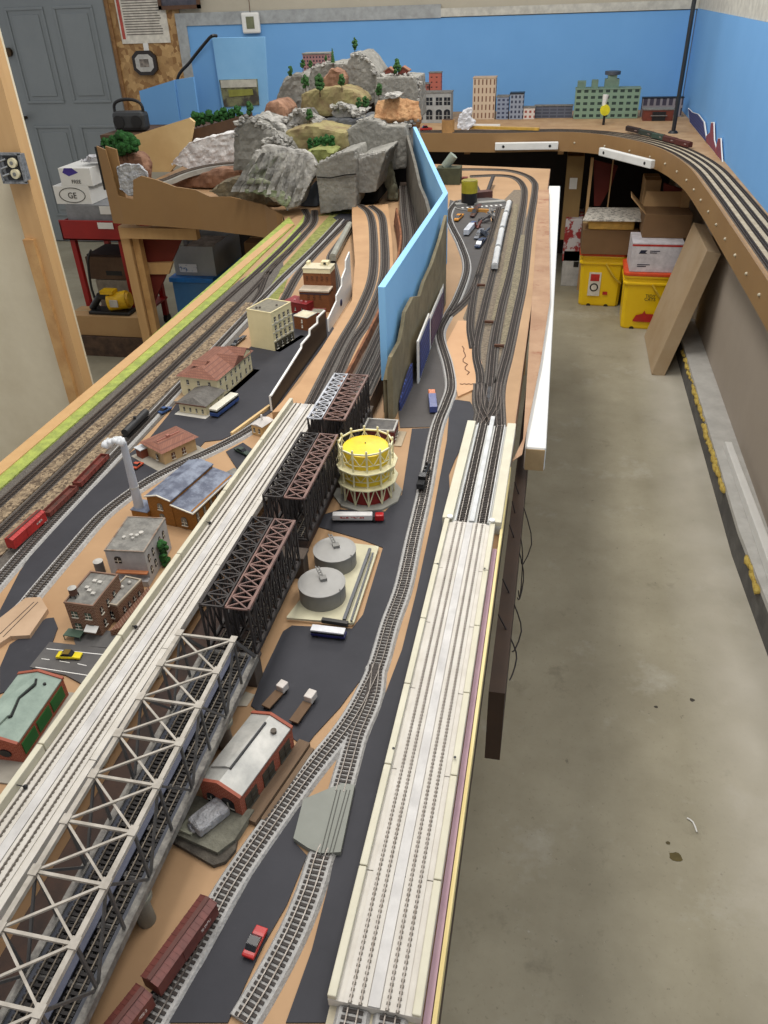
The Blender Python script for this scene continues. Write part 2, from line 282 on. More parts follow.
# blue foam boards
def board(name,label,pts,Y,th,m,cat='board',group=None):
    q=[(aty(x,y,Y).x,aty(x,y,Y).z) for x,y in pts]; q=q[:2]+[(q[2][0],1.1195),(q[3][0],1.1195)]; o=MB().xprism(q,Y,Y+th,ax='y').build(name,m); return tag(o,label,cat,group)
board('blue_foam_board','blue foam panel leaning low beside the radio, left of a seam',[(139,91),(174,80),(179,117),(145,124.5)],4.85,.02,blue)
board('blue_foam_board','smaller blue foam panel right of the seam, behind the shrubs',[(175,80),(193,77),(198,113),(180,116)],4.86,.02,blue)
board('blue_foam_board','tall dark blue foam panel standing edge on behind the light one',[(190,52),(213,38),(224,108),(199,111)],5.02,.02,blue)
lb=thing('light_blue_panel','tall light blue foam panel carrying a landscape photo, left of the mountain','board',(0,0,0))
q=[(aty(x,y,5.0).x,max(1.1195,aty(x,y,5.0).z)) for x,y in ((212,38),(264,37),(268,112),(223,114))]; MB().xprism(q,5.0,5.025,ax='y').build('panel',lightblue,lb)
q=[(aty(x,y,4.99).x,aty(x,y,4.99).z) for x,y in ((219,80),(257,79),(259,105),(224,107))]; MB().xprism(q,4.992,4.999,ax='y').build('landscape_photo',M('landscape_print',(128,130,96),.6,(70,66,60),11,lo=.4,hi=.55),lb)
q=[(aty(x,y,4.985).x,aty(x,y,4.985).z) for x,y in ((220,80.5),(256,79.5),(256.5,87),(221,88))]; MB().xprism(q,4.988,4.9915,ax='y').build('photo_sky',M('print_sky',(206,204,190),.6),lb)
q=[(aty(x,y,4.985).x,aty(x,y,4.985).z) for x,y in ((228,90),(252,89),(253,95),(229,97))]; MB().xprism(q,4.988,4.9915,ax='y').build('photo_meadow',M('print_meadow',(150,152,70),.6),lb)
rod=MB(); pts=spline([Vector((aty(174,84,4.93).x,4.93,1.12)),aty(177,81,4.93),aty(190,62,4.93),aty(206,42,4.93),aty(212,36,4.93),aty(217,36,4.95)],.02)
for a_,b_ in zip(pts,pts[1:]): rod.tube(a_,b_,.009,n=8,cap=False)
tag(rod.build('black_rod',blk),'bent black rod rising in front of the blue panels','rod')
# radio
ra=thing('portable_radio','black portable radio with carrying handle behind the plywood board','radio',aty(131,122,4.6))
q=MB(); q.box(-.13,.14,-.06,.06,-.09,.05); q.build('case',M('charcoal',(52,54,56),.5),ra,bevel=.03)
q=MB()
for a_,b_ in zip(spline([Vector((-.12,0,.0)),Vector((-.11,0,.1)),Vector((0,0,.13)),Vector((.11,0,.1)),Vector((.12,0,0))],.02),spline([Vector((-.12,0,.0)),Vector((-.11,0,.1)),Vector((0,0,.13)),Vector((.11,0,.1)),Vector((.12,0,0))],.02)[1:]): q.tube(a_,b_,.012,n=8)
q.build('handle',blk,ra); 
for x in (-.07,.08): MB().tube((x,-.067,-.02),(x,-.06,-.02),.045,n=20).build('speaker_cone',blk,ra)
ra.scale=(.74,.74,.74)
bn=thing('work_bench','dark narrow bench behind the left lobe carrying the radio and blue foam panels','bench',(0,0,0)); rp=aty(131,122,4.6); ra.location.z=1.188
MB().box(rp.x-.13,-1.62,4.45,5.22,1.095,1.119).build('bench_top',hard,bn)
for x,y in ((-2.3,5.15),(-1.7,5.15),(-2.2,4.6),(-1.7,4.6)): MB().box(x,x+.04,y,y+.04,0,1.095).build('leg',hard,bn)
# ================================================================= LAYOUT TABLE
LT=thing('layout_table','long model railway table with tan top running from the foreground to the mountain','table',(0,0,0))
top=MB(); top.prism([(-1.03,.02),(-.0455,.02),(-.0455,4.17),(-.7,4.3),(-1.2,4.55),(-2.0,4.3),(-2.0,3.42),(-1.55,3.345),(-1.29,3.26),(-1.11,3.18),(-1.03,3.0)],.975,.9995)
top.build('tabletop',tan,LT)
fr=MB(); fr.box(-1.02,-.06,.05,.09,.88,.975); fr.box(-.10,-.062,.09,4.12,.88,.975); fr.box(-1.0,-.96,.09,2.9,.88,.975)
for y in (1,2,3): fr.box(-.96,-.10,y,y+.04,.88,.975)
fr.build('frame',woody,LT)
MB().prism([(-1.03,.02),(-1.0005,.02),(-1.0005,3.0),(-1.03,3.0)],.93,1.006).build('edge_rail',wood,LT)
MB().box(-.0445,-.0412,.02,1.25,.932,.9845).build('dark_skirt',M('dark_brown_panel',(62,42,26),.7),LT); MB().box(-.0445,-.0405,.02,1.25,.985,1.012).build('edge_strip',M('cream_lath',(222,204,146),.6,(206,184,120),12,kind='wave',stretch=(1,.2,1)),LT)
MB().box(-.0355,-.012,.79,4.1,.757,.905).build('side_panel',M('dark_brown_panel',(62,42,26),.7,(50,34,22),5),LT)
for x in (-.97,-.16):
    for y in (.2,1.5,2.7,3.95): MB().box(x,x+.07,y,y+.07,0,.88).build('leg',woody,LT)
MB().box(-.046,-.0445,1.26,4.16,.93,1.0).build('rough_edge',tanr,LT)
# wires dangling from the table edge
for k,(y0,d0,l) in enumerate(((1.33,.10,.26),(1.18,.05,.2),(1.02,.07,.16),(1.26,.03,.32),(.93,.05,.1))):
    w=MB(); P=spline([Vector((-.034,y0,.93)),Vector((-.012+d0*.1,y0-.01,.9-l*.2)),Vector((-.010+d0*.2,y0-.02,.9-l*.4)),Vector((-.004,y0-.04,.9-l*.55)),Vector((-.008,y0-.05,.88-l*.4))],.02)
    for a_,b_ in zip(P,P[1:]): w.tube(a_,b_,.0012,n=6,cap=False)
    o=w.build('loose_wire',M('black_wire',(44,36,34),.6)); tag(o,['dark loose wire dangling in a long loop under the white channel end','dark wire loop hanging beside the grey ramp deck','short dark wire hanging below the pink foam strip','thin dark wire hanging furthest down at the table side','lowest small dark wire curl nearest the camera'][k],'wire','wires hanging from the table side')
def patch(name,label,pts,m,z=.0012,kindcat='road',grp=None,z0=1.0,px=True):
    q=[tuple(at(x,y,z0)[:2]) for x,y in pts] if px else pts
    P=[Vector((a_[0],a_[1],0)) for a_ in q]
    o=MB().prism([tuple(v[:2]) for v in P],z0-.0004,z0+z).build(name,m); return tag(o,label,kindcat,grp)
patch('road_surface','black painted road panel from the gas holder down to the silver roofed engine shed',[(251,706),(262,676),(283,632),(292,626),(352,629),(363,615),(383,548),(362,540),(318,527),(320,516),(340,510),(385,512),(402,495),(412,429),(443,428),(436,460),(418,530),(396,605),(372,665),(340,708),(315,735),(305,748)],road)
patch('road_surface','black painted road strip between the single track and the white double deck',[(450,403),(456,400),(470,402),(475,410),(470,432),(455,460),(449,475),(450,500),(330,1023),(286,1023),(312,950),(330,880),(345,800),(368,740),(383,700),(402,650),(417,590),(432,520),(447,440)],road)
patch('road_surface','black painted road panel under the red car at the bottom of the view',[(158,1023),(202,967),(262,858),(275,830),(305,803),(294,842),(307,856),(287,905),(264,945),(232,1014),(228,1023)],road)
patch('road_surface','charcoal road panel behind the gas holder with the small blue truck',[(400,428),(396,385),(415,345),(436,300),(441,318),(436,338),(446,368),(449,392),(441,427)],road2,z=.0011)
patch('road_surface','charcoal yard panel with parked vehicles beside the turntable',[(450,200),(466,205),(490,215),(494,240),(482,262),(474,285),(462,310),(452,314),(466,270),(461,246),(447,218)],road2,z=.001)
patch('road_surface','black road panel around the cream station and low brown roofed depot',[(123,459),(150,438),(168,416),(178,402),(215,377),(252,346),(266,320),(300,312),(322,312),(335,330),(276,409),(252,426),(222,440),(205,442),(196,452),(175,440),(160,470),(146,478),(117,501)],road)
patch('road_surface','black road strip running between the red boxcar track and the inner siding',[(0,611),(20,572),(37.5,546.7),(80,502),(123,459),(146,447),(154,470),(117,500),(92,523),(66,552),(33,596.7),(20,606),(0,619)],road,z=.0013)
patch('road_surface','curved black road blob below the tan wooden crossing',[(0,668),(10,645),(30,632),(46,619),(54,618),(58,628),(51,648),(34,668),(14,690),(0,694)],road)
patch('road_surface','small black road triangle with the green car beside the factory',[(226,452),(243,443),(256,452),(250,464),(240,474)],road,z=.0012)
st=patch('street_panel','grey street panel with white lane lines under the yellow taxi',[(50,643),(112,650),(92,690),(66,676),(30,668)],M('street_grey',(92,90,88),.8,(78,76,76),30),z=.0022)
for seg in (((47,650),(105,656)),((36,668.5),(90,677))):
    a_,b_=at(*seg[0]),at(*seg[1]); obox(MB(),a_,b_,.0012,1.0021,1.0027).build('lane_line',white,st)
for seg in (((42,660),(50,661)),((60,662.3),(70,664)),((78,665),(87,667))):
    a_,b_=at(*seg[0]),at(*seg[1]); obox(MB(),a_,b_,.001,1.0021,1.0027).build('lane_dash',white,st)
patch('street_panel','grey street end with dark crack in front of the brick building',[(74,640),(80,630),(118,632),(112,649),(76,646)],M('street_grey',(0,0,0)),z=.0018)
ls=MB(); ls.prism([(-1.0,.1),(-.972,.1),(-.972,2.2),(-.99,2.6),(-1.0,3.0),(-1.06,3.12),(-1.0,3.0)][:6],.9996,1.004)
tag(ls.build('turf_strip',lime),'bright lime green turf strip along the pine edge on the left','turf',kind='stuff')
o=patch('ballast_strip','long brown stone ballast band between the two main tracks on the left',[(0,1),(1,1),(1,2)],stone); bpy.data.objects.remove(o)
tag(MB().prism([(-.9715,.1),(-.79,.1),(-.80,2.25),(-.92,2.6),(-.9715,2.3)],.9996,1.0008).build('grey_ballast_base',bedd),'dark grey ballast ground beneath the left main tracks','ballast',kind='stuff')
for lab,x0,x1 in (('brown stone ballast band between the first and second main tracks',-.932,-.905),('brown stone ballast band between the second main track and the red boxcars',-.876,-.845)):
    tag(MB().prism([(x0,.1),(x1,.1),(x1+.004,2.1),(x0+.004,2.1)],.9996,1.0035).build('ballast_band',stone),lab,'ballast',kind='stuff')
patch('turf_patch','green turf wedge between the curving mains and the sidings',[(272,300),(280,270),(300,248),(318,228),(330,215),(362,212),(368,222),(340,219),(312,246),(290,272),(283,292)],moss,z=.001,kindcat='turf')['kind']='stuff'
patch('turf_patch','lime turf strip along the table edge below the brown fascia',[(240,283),(285,240),(300,222),(305,214),(300,236),(262,272)],lime,z=.0009,kindcat='turf')['kind']='stuff'
patch('turf_patch','small green turf lens between the diverging siding tracks',[(262,312),(268,290),(280,272),(284,285),(276,305)],moss,z=.0012,kindcat='turf')['kind']='stuff'
patch('turf_patch','mossy turf apron at the tunnel mouth',[(318,216),(356,206),(372,214),(372,240),(362,222),(340,214)],moss,z=.0009,kindcat='turf')['kind']='stuff'
patch('board_patch','small dark round deck at the far end of the sidings',[(333,218),(340,214),(358,214),(364,220),(358,228),(345,226)],road,z=.0018,kindcat='deck')
patch('board_patch','bare tan plywood island with pencil scribble between the yard tracks',[(458,322),(466,322),(475,340),(482,365),(480,388),(458,398),(452,372),(446,345)],M('plywood_light',(202,158,116),.6,(190,144,100),5),z=.004,kindcat='panel')
o=patch('rough_strip','rough brown stained strip along the right table edge',[(523,440),(530,330),(536,240),(538,190),(549,190),(550,300),(541,360),(522,455),(512,462)],tanr,z=.0016,kindcat='strip')
patch('ballast_ground','speckled grey brown ballast ground spread beneath the yard ladder tracks',[(463,318),(480,275),(497,207),(514,190),(526,190),(527,240),(521,300),(508,350),(501,400),(500,455),(468,470),(477,425),(481,398),(480,365),(474,340)],M('yard_ballast',(140,126,106),.9,(96,86,76),120,.5),z=.0007,kindcat='ballast')['kind']='stuff'
# pink foam strip beside the deck
tag(MB().box(-.0525,-.0458,.02,1.0,.9996,1.006).build('foam_strip',M('pink_foam',(182,152,164),.7,(166,136,150),20)),'pink foam strip between the white double deck and the table edge','foam')
# tan wooden crossing and grey crossing
o=patch('wooden_crossing','tan cardboard road crossing over the inner siding at the left edge',[(0,623),(27,601.5),(42,600.7),(49,612.5),(31,639),(12,640),(0,648)],M('tan_card',(184,156,128),.8,(168,140,112),14),z=.0075,kindcat='crossing')
for a_,b_ in (((0,634),(34,602)),((3,637),(38,602))): obox(MB(),at(*a_,1.0076),at(*b_,1.0076),.0012,1.0074,1.008).build('rail_slot',raild,o)
o=patch('grade_crossing','grey card grade crossing over the branch track near the engine shed',[(304,803),(335,790),(344,787),(355,789),(341,856),(321,857),(309,852),(294,842)],M('grey_card',(134,136,128),.7,(124,126,118),14),z=.0072,kindcat='crossing')
for a_,b_ in (((337,790),(320,856)),((350,790),(332,856)),((340.5,790),(324,856)),((346.5,790),(328.5,856))): obox(MB(),at(*a_,1.0074),at(*b_,1.0074),.001,1.0070,1.0078).build('flangeway',M('grey_slot',(84,84,78),.7),o)
# ================================================================= TRACKS
def track(label,pts,z=1.0,style='grey',group=None,px=True,gauge=.0092,name='railway_track',parent=None,bedw=.0135,tiew=.0091):
    P=[at(x,y,z) for x,y in pts] if px else [Vector((x,y,z)) for x,y in pts]
    path=spline(P,.012); lift=.0062 if style in('grey','far') else .003
    if parent is None: t=thing(name,label,'track',path[0].copy(),0,group)
    else: t=parent
    off=-path[0] if parent is None else Vector((0,0,0)); pp=[p+off for p in path]
    bm_={'grey':bed,'far':bedd,'stone':stone,'dark':bedd,'none':None}[style]
    if bm_: MB().strip(pp,[(-bedw-.002,-.0004),(bedw+.002,-.0004),(bedw-.001,lift-.002),(-bedw+.001,lift-.002)]).build('roadbed',bm_,t)
    ts=MB(); step=.0058 if path[0].y<1.3 else (.0062 if path[0].y<2.2 else .0085)
    for c,dr in resample(pp,step):
        n=Vector((dr.y,-dr.x,0)).normalized(); dd=Vector((dr.x,dr.y,0)).normalized()*.0015; n=n*tiew
        z0=lift-.0021; z1=lift-.0006; q=[c+n+dd,c+n-dd,c-n-dd,c-n+dd]
        ts.add([Vector((v.x,v.y,v.z+z0)) for v in q]+[Vector((v.x,v.y,v.z+z1)) for v in q],[(4,5,6,7),(0,1,5,4),(1,2,6,5),(2,3,7,6),(3,0,4,7)])
    o=ts.build('sleepers',tie if style in('grey','stone') else tieg if style=='faded' else tie,t)
    for s_ in (-1,1): MB().strip(offset(pp,s_*gauge/2),[(-.0006,lift-.0006),(.0006,lift-.0006),(.0006,lift+.0012),(-.0006,lift+.0012)]).build('rail',rail if style=='grey' else raild,t)
    return t
track('single grey track rising from the brown boxcars past the engine shed to the yard',[(150,1026),(200,941),(237,876),(303,783),(347,727),(368,690),(379,663),(390,625),(403,588),(414,538),(425,490),(436,432),(446,405),(451,388),(448,366),(440,336),(447,318),(458,298),(467,269),(461,246),(450,223),(450,212),(457,202)])
track('branch track splitting right and ending at the grey grade crossing',[(376,668),(373,695),(366,715),(357,735),(349,763),(340,795)],z=1.0002)
track('branch track curving from the grey crossing down to the bottom of the view',[(325,850),(321,858),(310,893),(292,936),(267,983),(243,1023)])
track('leftmost main track beside the lime turf strip',[(-.944,.1),(-.944,1.9),(-.944,2.5),(-.956,2.88),(-.975,3.1),(-1.04,3.27)],px=False,style='dark')
track('second main track between the two brown ballast bands',[(-.89,.1),(-.89,1.9),(-.905,2.45),(-.92,2.85),(-.935,3.05),(-.99,3.25)],px=False,style='dark')
track('siding track carrying the red boxcar and brown gondolas',[(-.775,.35),(-.785,.55),(-.80,.72),(-.81,.88),(-.815,1.15),(-.829,1.9),(-.835,2.3),(-.830,2.695),(-.836,3.098)],px=False)
track('inner siding curving below the black road past the brick building to the factory',[(-30,655),(-8,634),(22,610),(37,592.5),(69,555),(100,519.6),(125,499),(150,482),(178,467),(207,454),(240,437),(264,421)])
track('short siding second from the left at the far turf wedge',[(284,300),(300,272),(323,246),(348,221)],style='dark')
track('diverging track crossing the turf lens',[(240,318),(258,296),(270,270),(290,250)],style='dark')
track('siding under the grey passenger car beside the tan plywood',[(336,300),(337,285),(333,266),(331,256),(340,242),(350,228)],style='dark')
track('left one of the twin tracks climbing from the white viaduct to the tunnel',[(311,404),(340,346),(361,308),(373,273),(373,230),(369,213),(360,205)],z=1.036,style='dark')
track('right one of the twin tracks climbing from the white viaduct to the tunnel',[(325,405),(351,346),(369,317),(384,275),(384,235),(381,215),(371,206)],z=1.036,style='dark')
lowt=[('lower track nearest the embankment leading from the truss bridges',-.39),('lower track second from the embankment behind the truss bridges',-.362)]
for lab,x in lowt: track(lab,[(x,1.44),(x-.008,1.7),(x-.03,2.1),(x-.09,2.6),(x-.17,3.0),(x-.27,3.5)],z=1.046,style='far',px=False)
gm=thing('raised_trackbed','raised tan plywood trackbed carrying the twin tracks from the viaduct','trackbed')
MB().prism([tuple(at(x,y,1.036)[:2]) for x,y in ((272,412),(300,382),(352,300),(355,262),(352,222),(352,206),(388,204),(392,240),(394,280),(378,322),(342,405))],1.006,1.0355).build('deck',M('trackbed_tan',(190,150,108),.7,(172,132,92),7),gm)
MB().prism([(-.36-.06,1.40),(-.345,1.40),(-.35,1.9),(-.40,2.5),(-.5,3.1),(-.6,3.6),(-.69,3.6),(-.60,3.1),(-.49,2.6),(-.43,2.1),(-.415,1.7)],1.0,1.0455).build('lower_deck',M('brown_bed',(110,90,74),.9,(84,68,56),20),gm)
e=MB(); e.strip(spline([Vector((-.418,1.42,0)),Vector((-.423,1.7,0)),Vector((-.443,2.1,0)),Vector((-.50,2.6,0)),Vector((-.60,3.05,0))],.04),[(-.012,1.01),(.012,1.01),(.003,1.060),(-.003,1.060)]); e.build('rusty_embankment',M('rusty_bank',(148,96,62),.95,(104,64,42),30,.5),gm)
track('outer right yard track looping round the far table corner',[(497,465),(499,430),(499,389),(507.5,354),(515,319),(523,280),(529,229),(535,190),(533,181),(524,175),(507,171),(480,170),(457,170)],style='far')
track('second yard track from the right inside the loop',[(485,420),(490,385),(494,345),(501,308),(510,273),(519,229),(524,199),(523,186),(514,178),(497,176),(470,177)],style='far')
track('yard track under the silver passenger cars',[(479,398),(480,378),(476,350),(484,310),(494.5,267),(503,232),(510,202)],style='far',bedw=.011)
track('left yard track beside the parked vehicles',[(473,350),(470,325),(475,289),(482,264),(491,234),(499,208)],style='far',bedw=.011)
track('connecting track from the loop under the printed city flats into the yard ladder',[(447,318),(462,305),(472,292),(480,272)],style='far',bedw=.011)
track('track in the left half of the scissors crossover above the grey ramp',[(470,470),(475,440),(482,410),(480,385)],style='far')
for lab,a_,b_ in (('crossover track slanting right over the light blue gusset',[(472,458),(478,435),(494,410),(499,385)],0),('crossover track slanting left over the light blue gusset',[(494,462),(492,435),(480,408),(479,385)],0)): track(lab,a_,z=1.0012,style='far')
patch('gusset_plate','light blue grey plate wedge just above the grey ramp deck',[(480,470),(484,447),(487,434),(491,450),(490,470)],M('plate_blue_grey',(176,188,202),.5),z=.0045,kindcat='plate')
patch('gusset_plate','small light blue grey plate wedge above the crossover',[(488,388),(497,388),(494,398),(490,407),(487,398)],M('plate_blue_grey',(0,0,0)),z=.0045,kindcat='plate')
for k,(x,y) in enumerate(((499,349),(489,325),(481,288))):
    p=at(x,y); o=MB().box(-.012,.012,-.004,.004,0,.006).build('end_block',M('rust_block',(92,56,36),.8),None,(p.x,p.y,1.006)); tag(o,['rusty end block closing the ballasted strip nearest the crossover','rusty end block on the middle yard strip','rusty end block at the parked vehicles track'][k],'block')
for lab,pts in (('olive ballast bed strip between the silver train and second yard track',[(491,322),(503,270),(514,205),(518,205),(515,240),(507,285),(498,322)]),('ballast bed strip between second and outer yard tracks',[(500,346),(509,300),(518,250),(521,236),(525,236),(520,280),(511,320),(505,346)])):
    patch('ballast_bed',lab,pts,M('olive_ballast',(150,138,112),.9,(100,92,74),150,.5),z=.0045,kindcat='ballast')['kind']='stuff'
# ================================================================= VIADUCTS
def deck(name,label,A,B,w,z,colr,edge=.008,seg=.124,double=True,walls=(1,1),grp=None,ties=False,thick=.012,wallh=.007):
    A=Vector((A[0],A[1],0));B=Vector((B[0],B[1],0));L=(B-A).length;ang=math.atan2(-(B-A).x,(B-A).y)
    t=thing(name,label,'viaduct',(A.x,A.y,z),ang,grp)   # local: x across, y along
    n=max(1,round(L/seg)); q=MB()
    for k in range(n): q.box(-w/2,w/2,k*L/n+.0004,(k+1)*L/n-.0004,-thick,0)
    q.build('deck',colr,t,bevel=.0006)
    MB().box(-w/2+.003,w/2-.003,.001,L-.001,-thick-.004,-thick).build('girder',concy,t)
    for s_,hh in zip((-1,1),walls):
        if not hh: continue
        q=MB()
        for k in range(n): q.box(min(s_*(w/2),s_*(w/2-edge)),max(s_*(w/2),s_*(w/2-edge)),k*L/n+.0006,(k+1)*L/n-.0006,0.0001,wallh*hh)
        q.build('side_wall',concy,t,bevel=.001)
    tr=[-.0165,.0165] if double else [0]
    for x in tr:
        if not ties: MB().box(x-.0105,x+.0105,0,L,0,.0016).build('track_slab',colr,t)
        for s_ in (-1,1):
            MB().box(x+s_*.0046-.0006,x+s_*.0046+.0006,0,L,.0017,.0036).build('rail',rail,t)
            q=MB(); k=0
            while k<L-.003:
                q.box(x+s_*.0046-.0017,x+s_*.0046+.0017,k,k+.0022,.0016,.0024); k+=.0052
            if not ties: q.build('rail_chairs',rdash,t)
        if ties:
            q=MB(); k=0
            while k<L-.003:
                q.box(x-.0085,x+.0085,k,k+.0026,.0003,.0018); k+=.0052
            q.build('sleepers',tie,t)
    return t,L
dk,L=deck('double_track_deck','long white plastic double track deck along the right table edge',(-.0950,.30),(-.0945,1.045),.083,1.020,conc,walls=(1,.6))
MB().box(-.034,.034,.002,L-.002,-.0205,-.017).build('base_slab',M('pink_base',(190,160,160),.7),dk)
for y in (.27,.62): 
    for x in (-.035,.036): MB().tube((x,y,.007),(x,y,.0078),.0016,n=8).build('screw_hole',blk,dk)
o=MB(); 
track('short grey track stub emerging below the near end of the white deck',[(-.113,.21),(-.113,.30)],px=False,z=1.010)
track('short grey track stub at the near right under the deck end',[(-.08,.21),(-.08,.30)],px=False,z=1.010)
tag(MB().prism([(-.135,.02),(-.058,.02),(-.058,.302),(-.135,.302)],.9997,1.0095).build('riser_board',M('pale_riser',(196,186,160),.7)),'pale riser board under the near end of the white deck','board')
dk2,L2=deck('ramp_deck','grey and white ramp deck with dark sleepers between side walls',(-.092,1.047),(-.090,1.40),.0975,1.0165,M('pale_grey_plastic',(190,190,186),.5,(176,176,172),30),edge=.017,seg=.4,ties=True,walls=(1,1),wallh=.009,thick=.0155)
MB().box(-.004,.004,.002,L2+.03,.0002,.006).build('centre_rib',M('pale_centre',(206,208,208),.5),dk2)
MB().box(-.0275,-.026,.002,L2,.0002,.004).box(.026,.0275,.002,L2,.0002,.004).build('inner_rib',M('pale_centre',(0,0,0)),dk2)
for (x,y) in ((-.036,.006),(.033,.006)): MB().tube((x,y-.004,.0092),(x,y-.004,.012),.005,n=12).build('joiner_post',white,dk2)
vd,LV=deck('double_track_viaduct','long off-white elevated double track viaduct left of the truss bridges',(-.4935,.12),(-.4725,1.385),.070,1.045,conc,walls=(1.9,0),seg=.186,edge=.0075)
for k in range(9):
    y=.1+k*.145; q=MB(); q.box(-.022,.022,y-.006,y+.006,-.0445,-.016); q.box(-.028,.028,y-.009,y+.009,-.024,-.0162); q.build('pier',concy,vd,bevel=.002)
MB().box(-.0052,.0052,.001,LV-.001,.0001,.0022).build('centre_strip',M('bluish_centre',(205,202,198),.5),vd); MB().box(-.0052,.0052,.001,L-.001,.0001,.0022).build('centre_strip',M('bluish_centre',(0,0,0)),dk)
for k,(x,y) in enumerate(((26,788),(136,628),(210,524))):
    p=at(x,y,1.047); m_=thing('catenary_stub','tiny dark wire stub standing on the viaduct edge, number order from near','stub',p)
    m_['label']=['tiny dark wire stub on the viaduct edge nearest the camera','tiny dark stub on the viaduct edge beside the brick building','tiny dark stub on the viaduct edge beside the mustard factory'][k]; m_['category']='wire'
    MB().ball((0,0,.002),.0028,n=8).build('nub',blk,m_); MB().tube((0,0,.002),(-.012,-.004,.01),.0007,n=6).build('wire',blk,m_)
# ================================================================= TRUSSES
def truss(name,label,x0,x1,y0,y1,zb,zt,n,r,mt,ms,mb_,tracks,lat='X',side='W',portal=.0,grp=None,railside=True,ms2=None):
    t=thing(name,label,'bridge',((x0+x1)/2,y0,zb),0,grp); w=(x1-x0)/2; L=y1-y0; h=zt-zb; p=L/n
    for s_ in (-1,1):
        q=MB(); q.bar((s_*w,0,0),(s_*w,L,0),r*1.2,r2=r*1.6); q.build('bottom_chord',mb_,t)
        q=MB(); q.bar((s_*w,portal,h),(s_*w,L-portal,h),r,r2=r*1.1); q.build('top_chord',mt,t)
        q=MB()
        for k in range(n+1):
            y=k*p; yt=min(max(y,portal),L-portal)
            q.bar((s_*w,y,0),(s_*w,yt,h),r*.72 if side!='K' else r*.6)
        for k in range(n):
            ya,yb=k*p,(k+1)*p; ta,tb=min(max(ya,portal),L-portal),min(max(yb,portal),L-portal)
            if side in('W',) : 
                if k<n/2: q.bar((s_*w,ta,h),(s_*w,yb,0),r*.6)
                else: q.bar((s_*w,ya,0),(s_*w,tb,h),r*.6)
            else:
                q.bar((s_*w,ta,h),(s_*w,yb,0),r*.5); q.bar((s_*w,ya,0),(s_*w,tb,h),r*.5)
        q.build('side_lattice',(ms2 if (s_<0 and ms2) else ms),t)
    q=MB()
    for k in range(n+1):
        y=k*p
        if y<portal-.001 or y>L-portal+.001: continue
        q.bar((-w,y,h),(w,y,h),r*.6)
        if k<n and (k+1)*p<=L-portal+.001:
            q.bar((-w,y,h),(w,y+p,h),r*.5); q.bar((w,y,h+.0004),(-w,y+p,h+.0004),r*.5)
    q.build('top_bracing',mt,t)
    q=MB()
    for k in range(n+1): q.bar((-w,k*p,-.001),(w,k*p,-.001),r*.9)
    for x in tracks:
        for s_ in (-1,1): q.bar((x-(x0+x1)/2+s_*.005,0,-.001),(x-(x0+x1)/2+s_*.005,L,-.001),r*.7)
    q.build('floor_beams',ms,t)
    for x in tracks:
        xx=x-(x0+x1)/2; q=MB(); k=.001
        while k<L-.003: q.box(xx-.008,xx+.008,k,k+.0028,.0015,.003); k+=.0052
        q.build('sleepers',M('bridge_ties',(34,30,28),.7),t)
        for s_ in (-1,1): MB().box(xx+s_*.0046-.0006,xx+s_*.0046+.0006,0,L,.0031,.0048).build('rail',M('bridge_rail',(132,122,108),.35,(100,90,78),80,metal=.5),t)
    return t
P=.0505; yE=.617*1.0; 
yE=at(233,641,1.125).y; y0=yE-P*11
t=truss('truss_bridge','large light grey double track truss bridge in the left foreground',-.394,-.3265,y0-.0,yE+P,1.05,1.125,12,.0030,silver,dgrey,M('grey_chord',(132,128,120),.5,(84,80,76),110),[-.378,-.343],side='W',portal=0)
bpy.data.objects.remove(t.children[0]) if 0 else None
# inclined end portal: rebuild tops so that the far panel slopes down
for ch in list(t.children):
    if ch.name.startswith(('top_chord','top_bracing','side_lattice')): bpy.data.objects.remove(ch)
w=.03375; h=.075; n=12
for s_ in (-1,1):
    MB().bar((s_*w,0,h),(s_*w,11*P,h),.0025).build('top_chord',silver,t)
    q=MB(); q.bar((s_*w,11*P,h),(s_*w,12*P,0),.0019)
    for k in range(1,12):
        q.bar((s_*w,k*P,h),(s_*w,k*P,0),.0013)
        if k<11: q.bar((s_*w,k*P,h),(s_*w,(k+1)*P,0),.0012) if k%2 else q.bar((s_*w,k*P,0),(s_*w,(k+1)*P,h),.0012)
    q.build('side_lattice',dgrey,t)
    for k in range(0,12): MB().box(s_*w-.0040,s_*w+.0040,k*P-.005,k*P+.005,h+.0026,h+.0036).build('gusset_plate',silver,t)
q=MB()
for k in range(12):
    q.bar((-w,k*P,h),(w,k*P,h),.0014)
    if k<11: q.bar((-w,k*P,h+.001),(w,(k+1)*P,h+.001),.0011); q.bar((w,k*P,h-.001),(-w,(k+1)*P,h-.001),.0011)
q.build('top_bracing',silver,t)
MB().box(-.0325,.0325,0,12*P,-.0075,-.0045).build('interior_dark_plate',M('interior_dark',(30,28,30),.8),t)  # black plate added to darken the inside of the truss
MB().box(-.0070,.0070,0,12*P,.0032,.0046).build('walkway_plate',M('slate_plate',(70,74,92),.5,(60,63,80),30),t)
for x in (-.0265,.0290): MB().box(x-.0035,x+.0035,0,12*P,.0010,.0022).build('side_plate',M('slate_dark',(58,62,74),.5),t)
for y,lab in ((.56,'round pale bridge pier under the far end of the grey truss'),(.345,'round olive bridge pier under the middle of the grey truss'),):
    q=thing('bridge_pier',lab,'pier',(-.334,y,1.0)); MB().tube((0,0,0),(0,0,.04),.009,.008,n=20).build('shaft',M('pier_grey',(128,124,112),.7),q); MB().tube((0,0,.04),(0,0,.0455),.013,.013,n=20).build('cap',M('olive_cap',(128,126,112),.7),q)
dirtm=M('rusty_underlay',(70,50,40),.9,(48,38,34),30)
tag(MB().box(-.45,-.348,.1,1.40,.9997,1.012).build('underlay_strip',dirtm),'rusty brown underlay strip on the table beneath the truss bridges','strip')
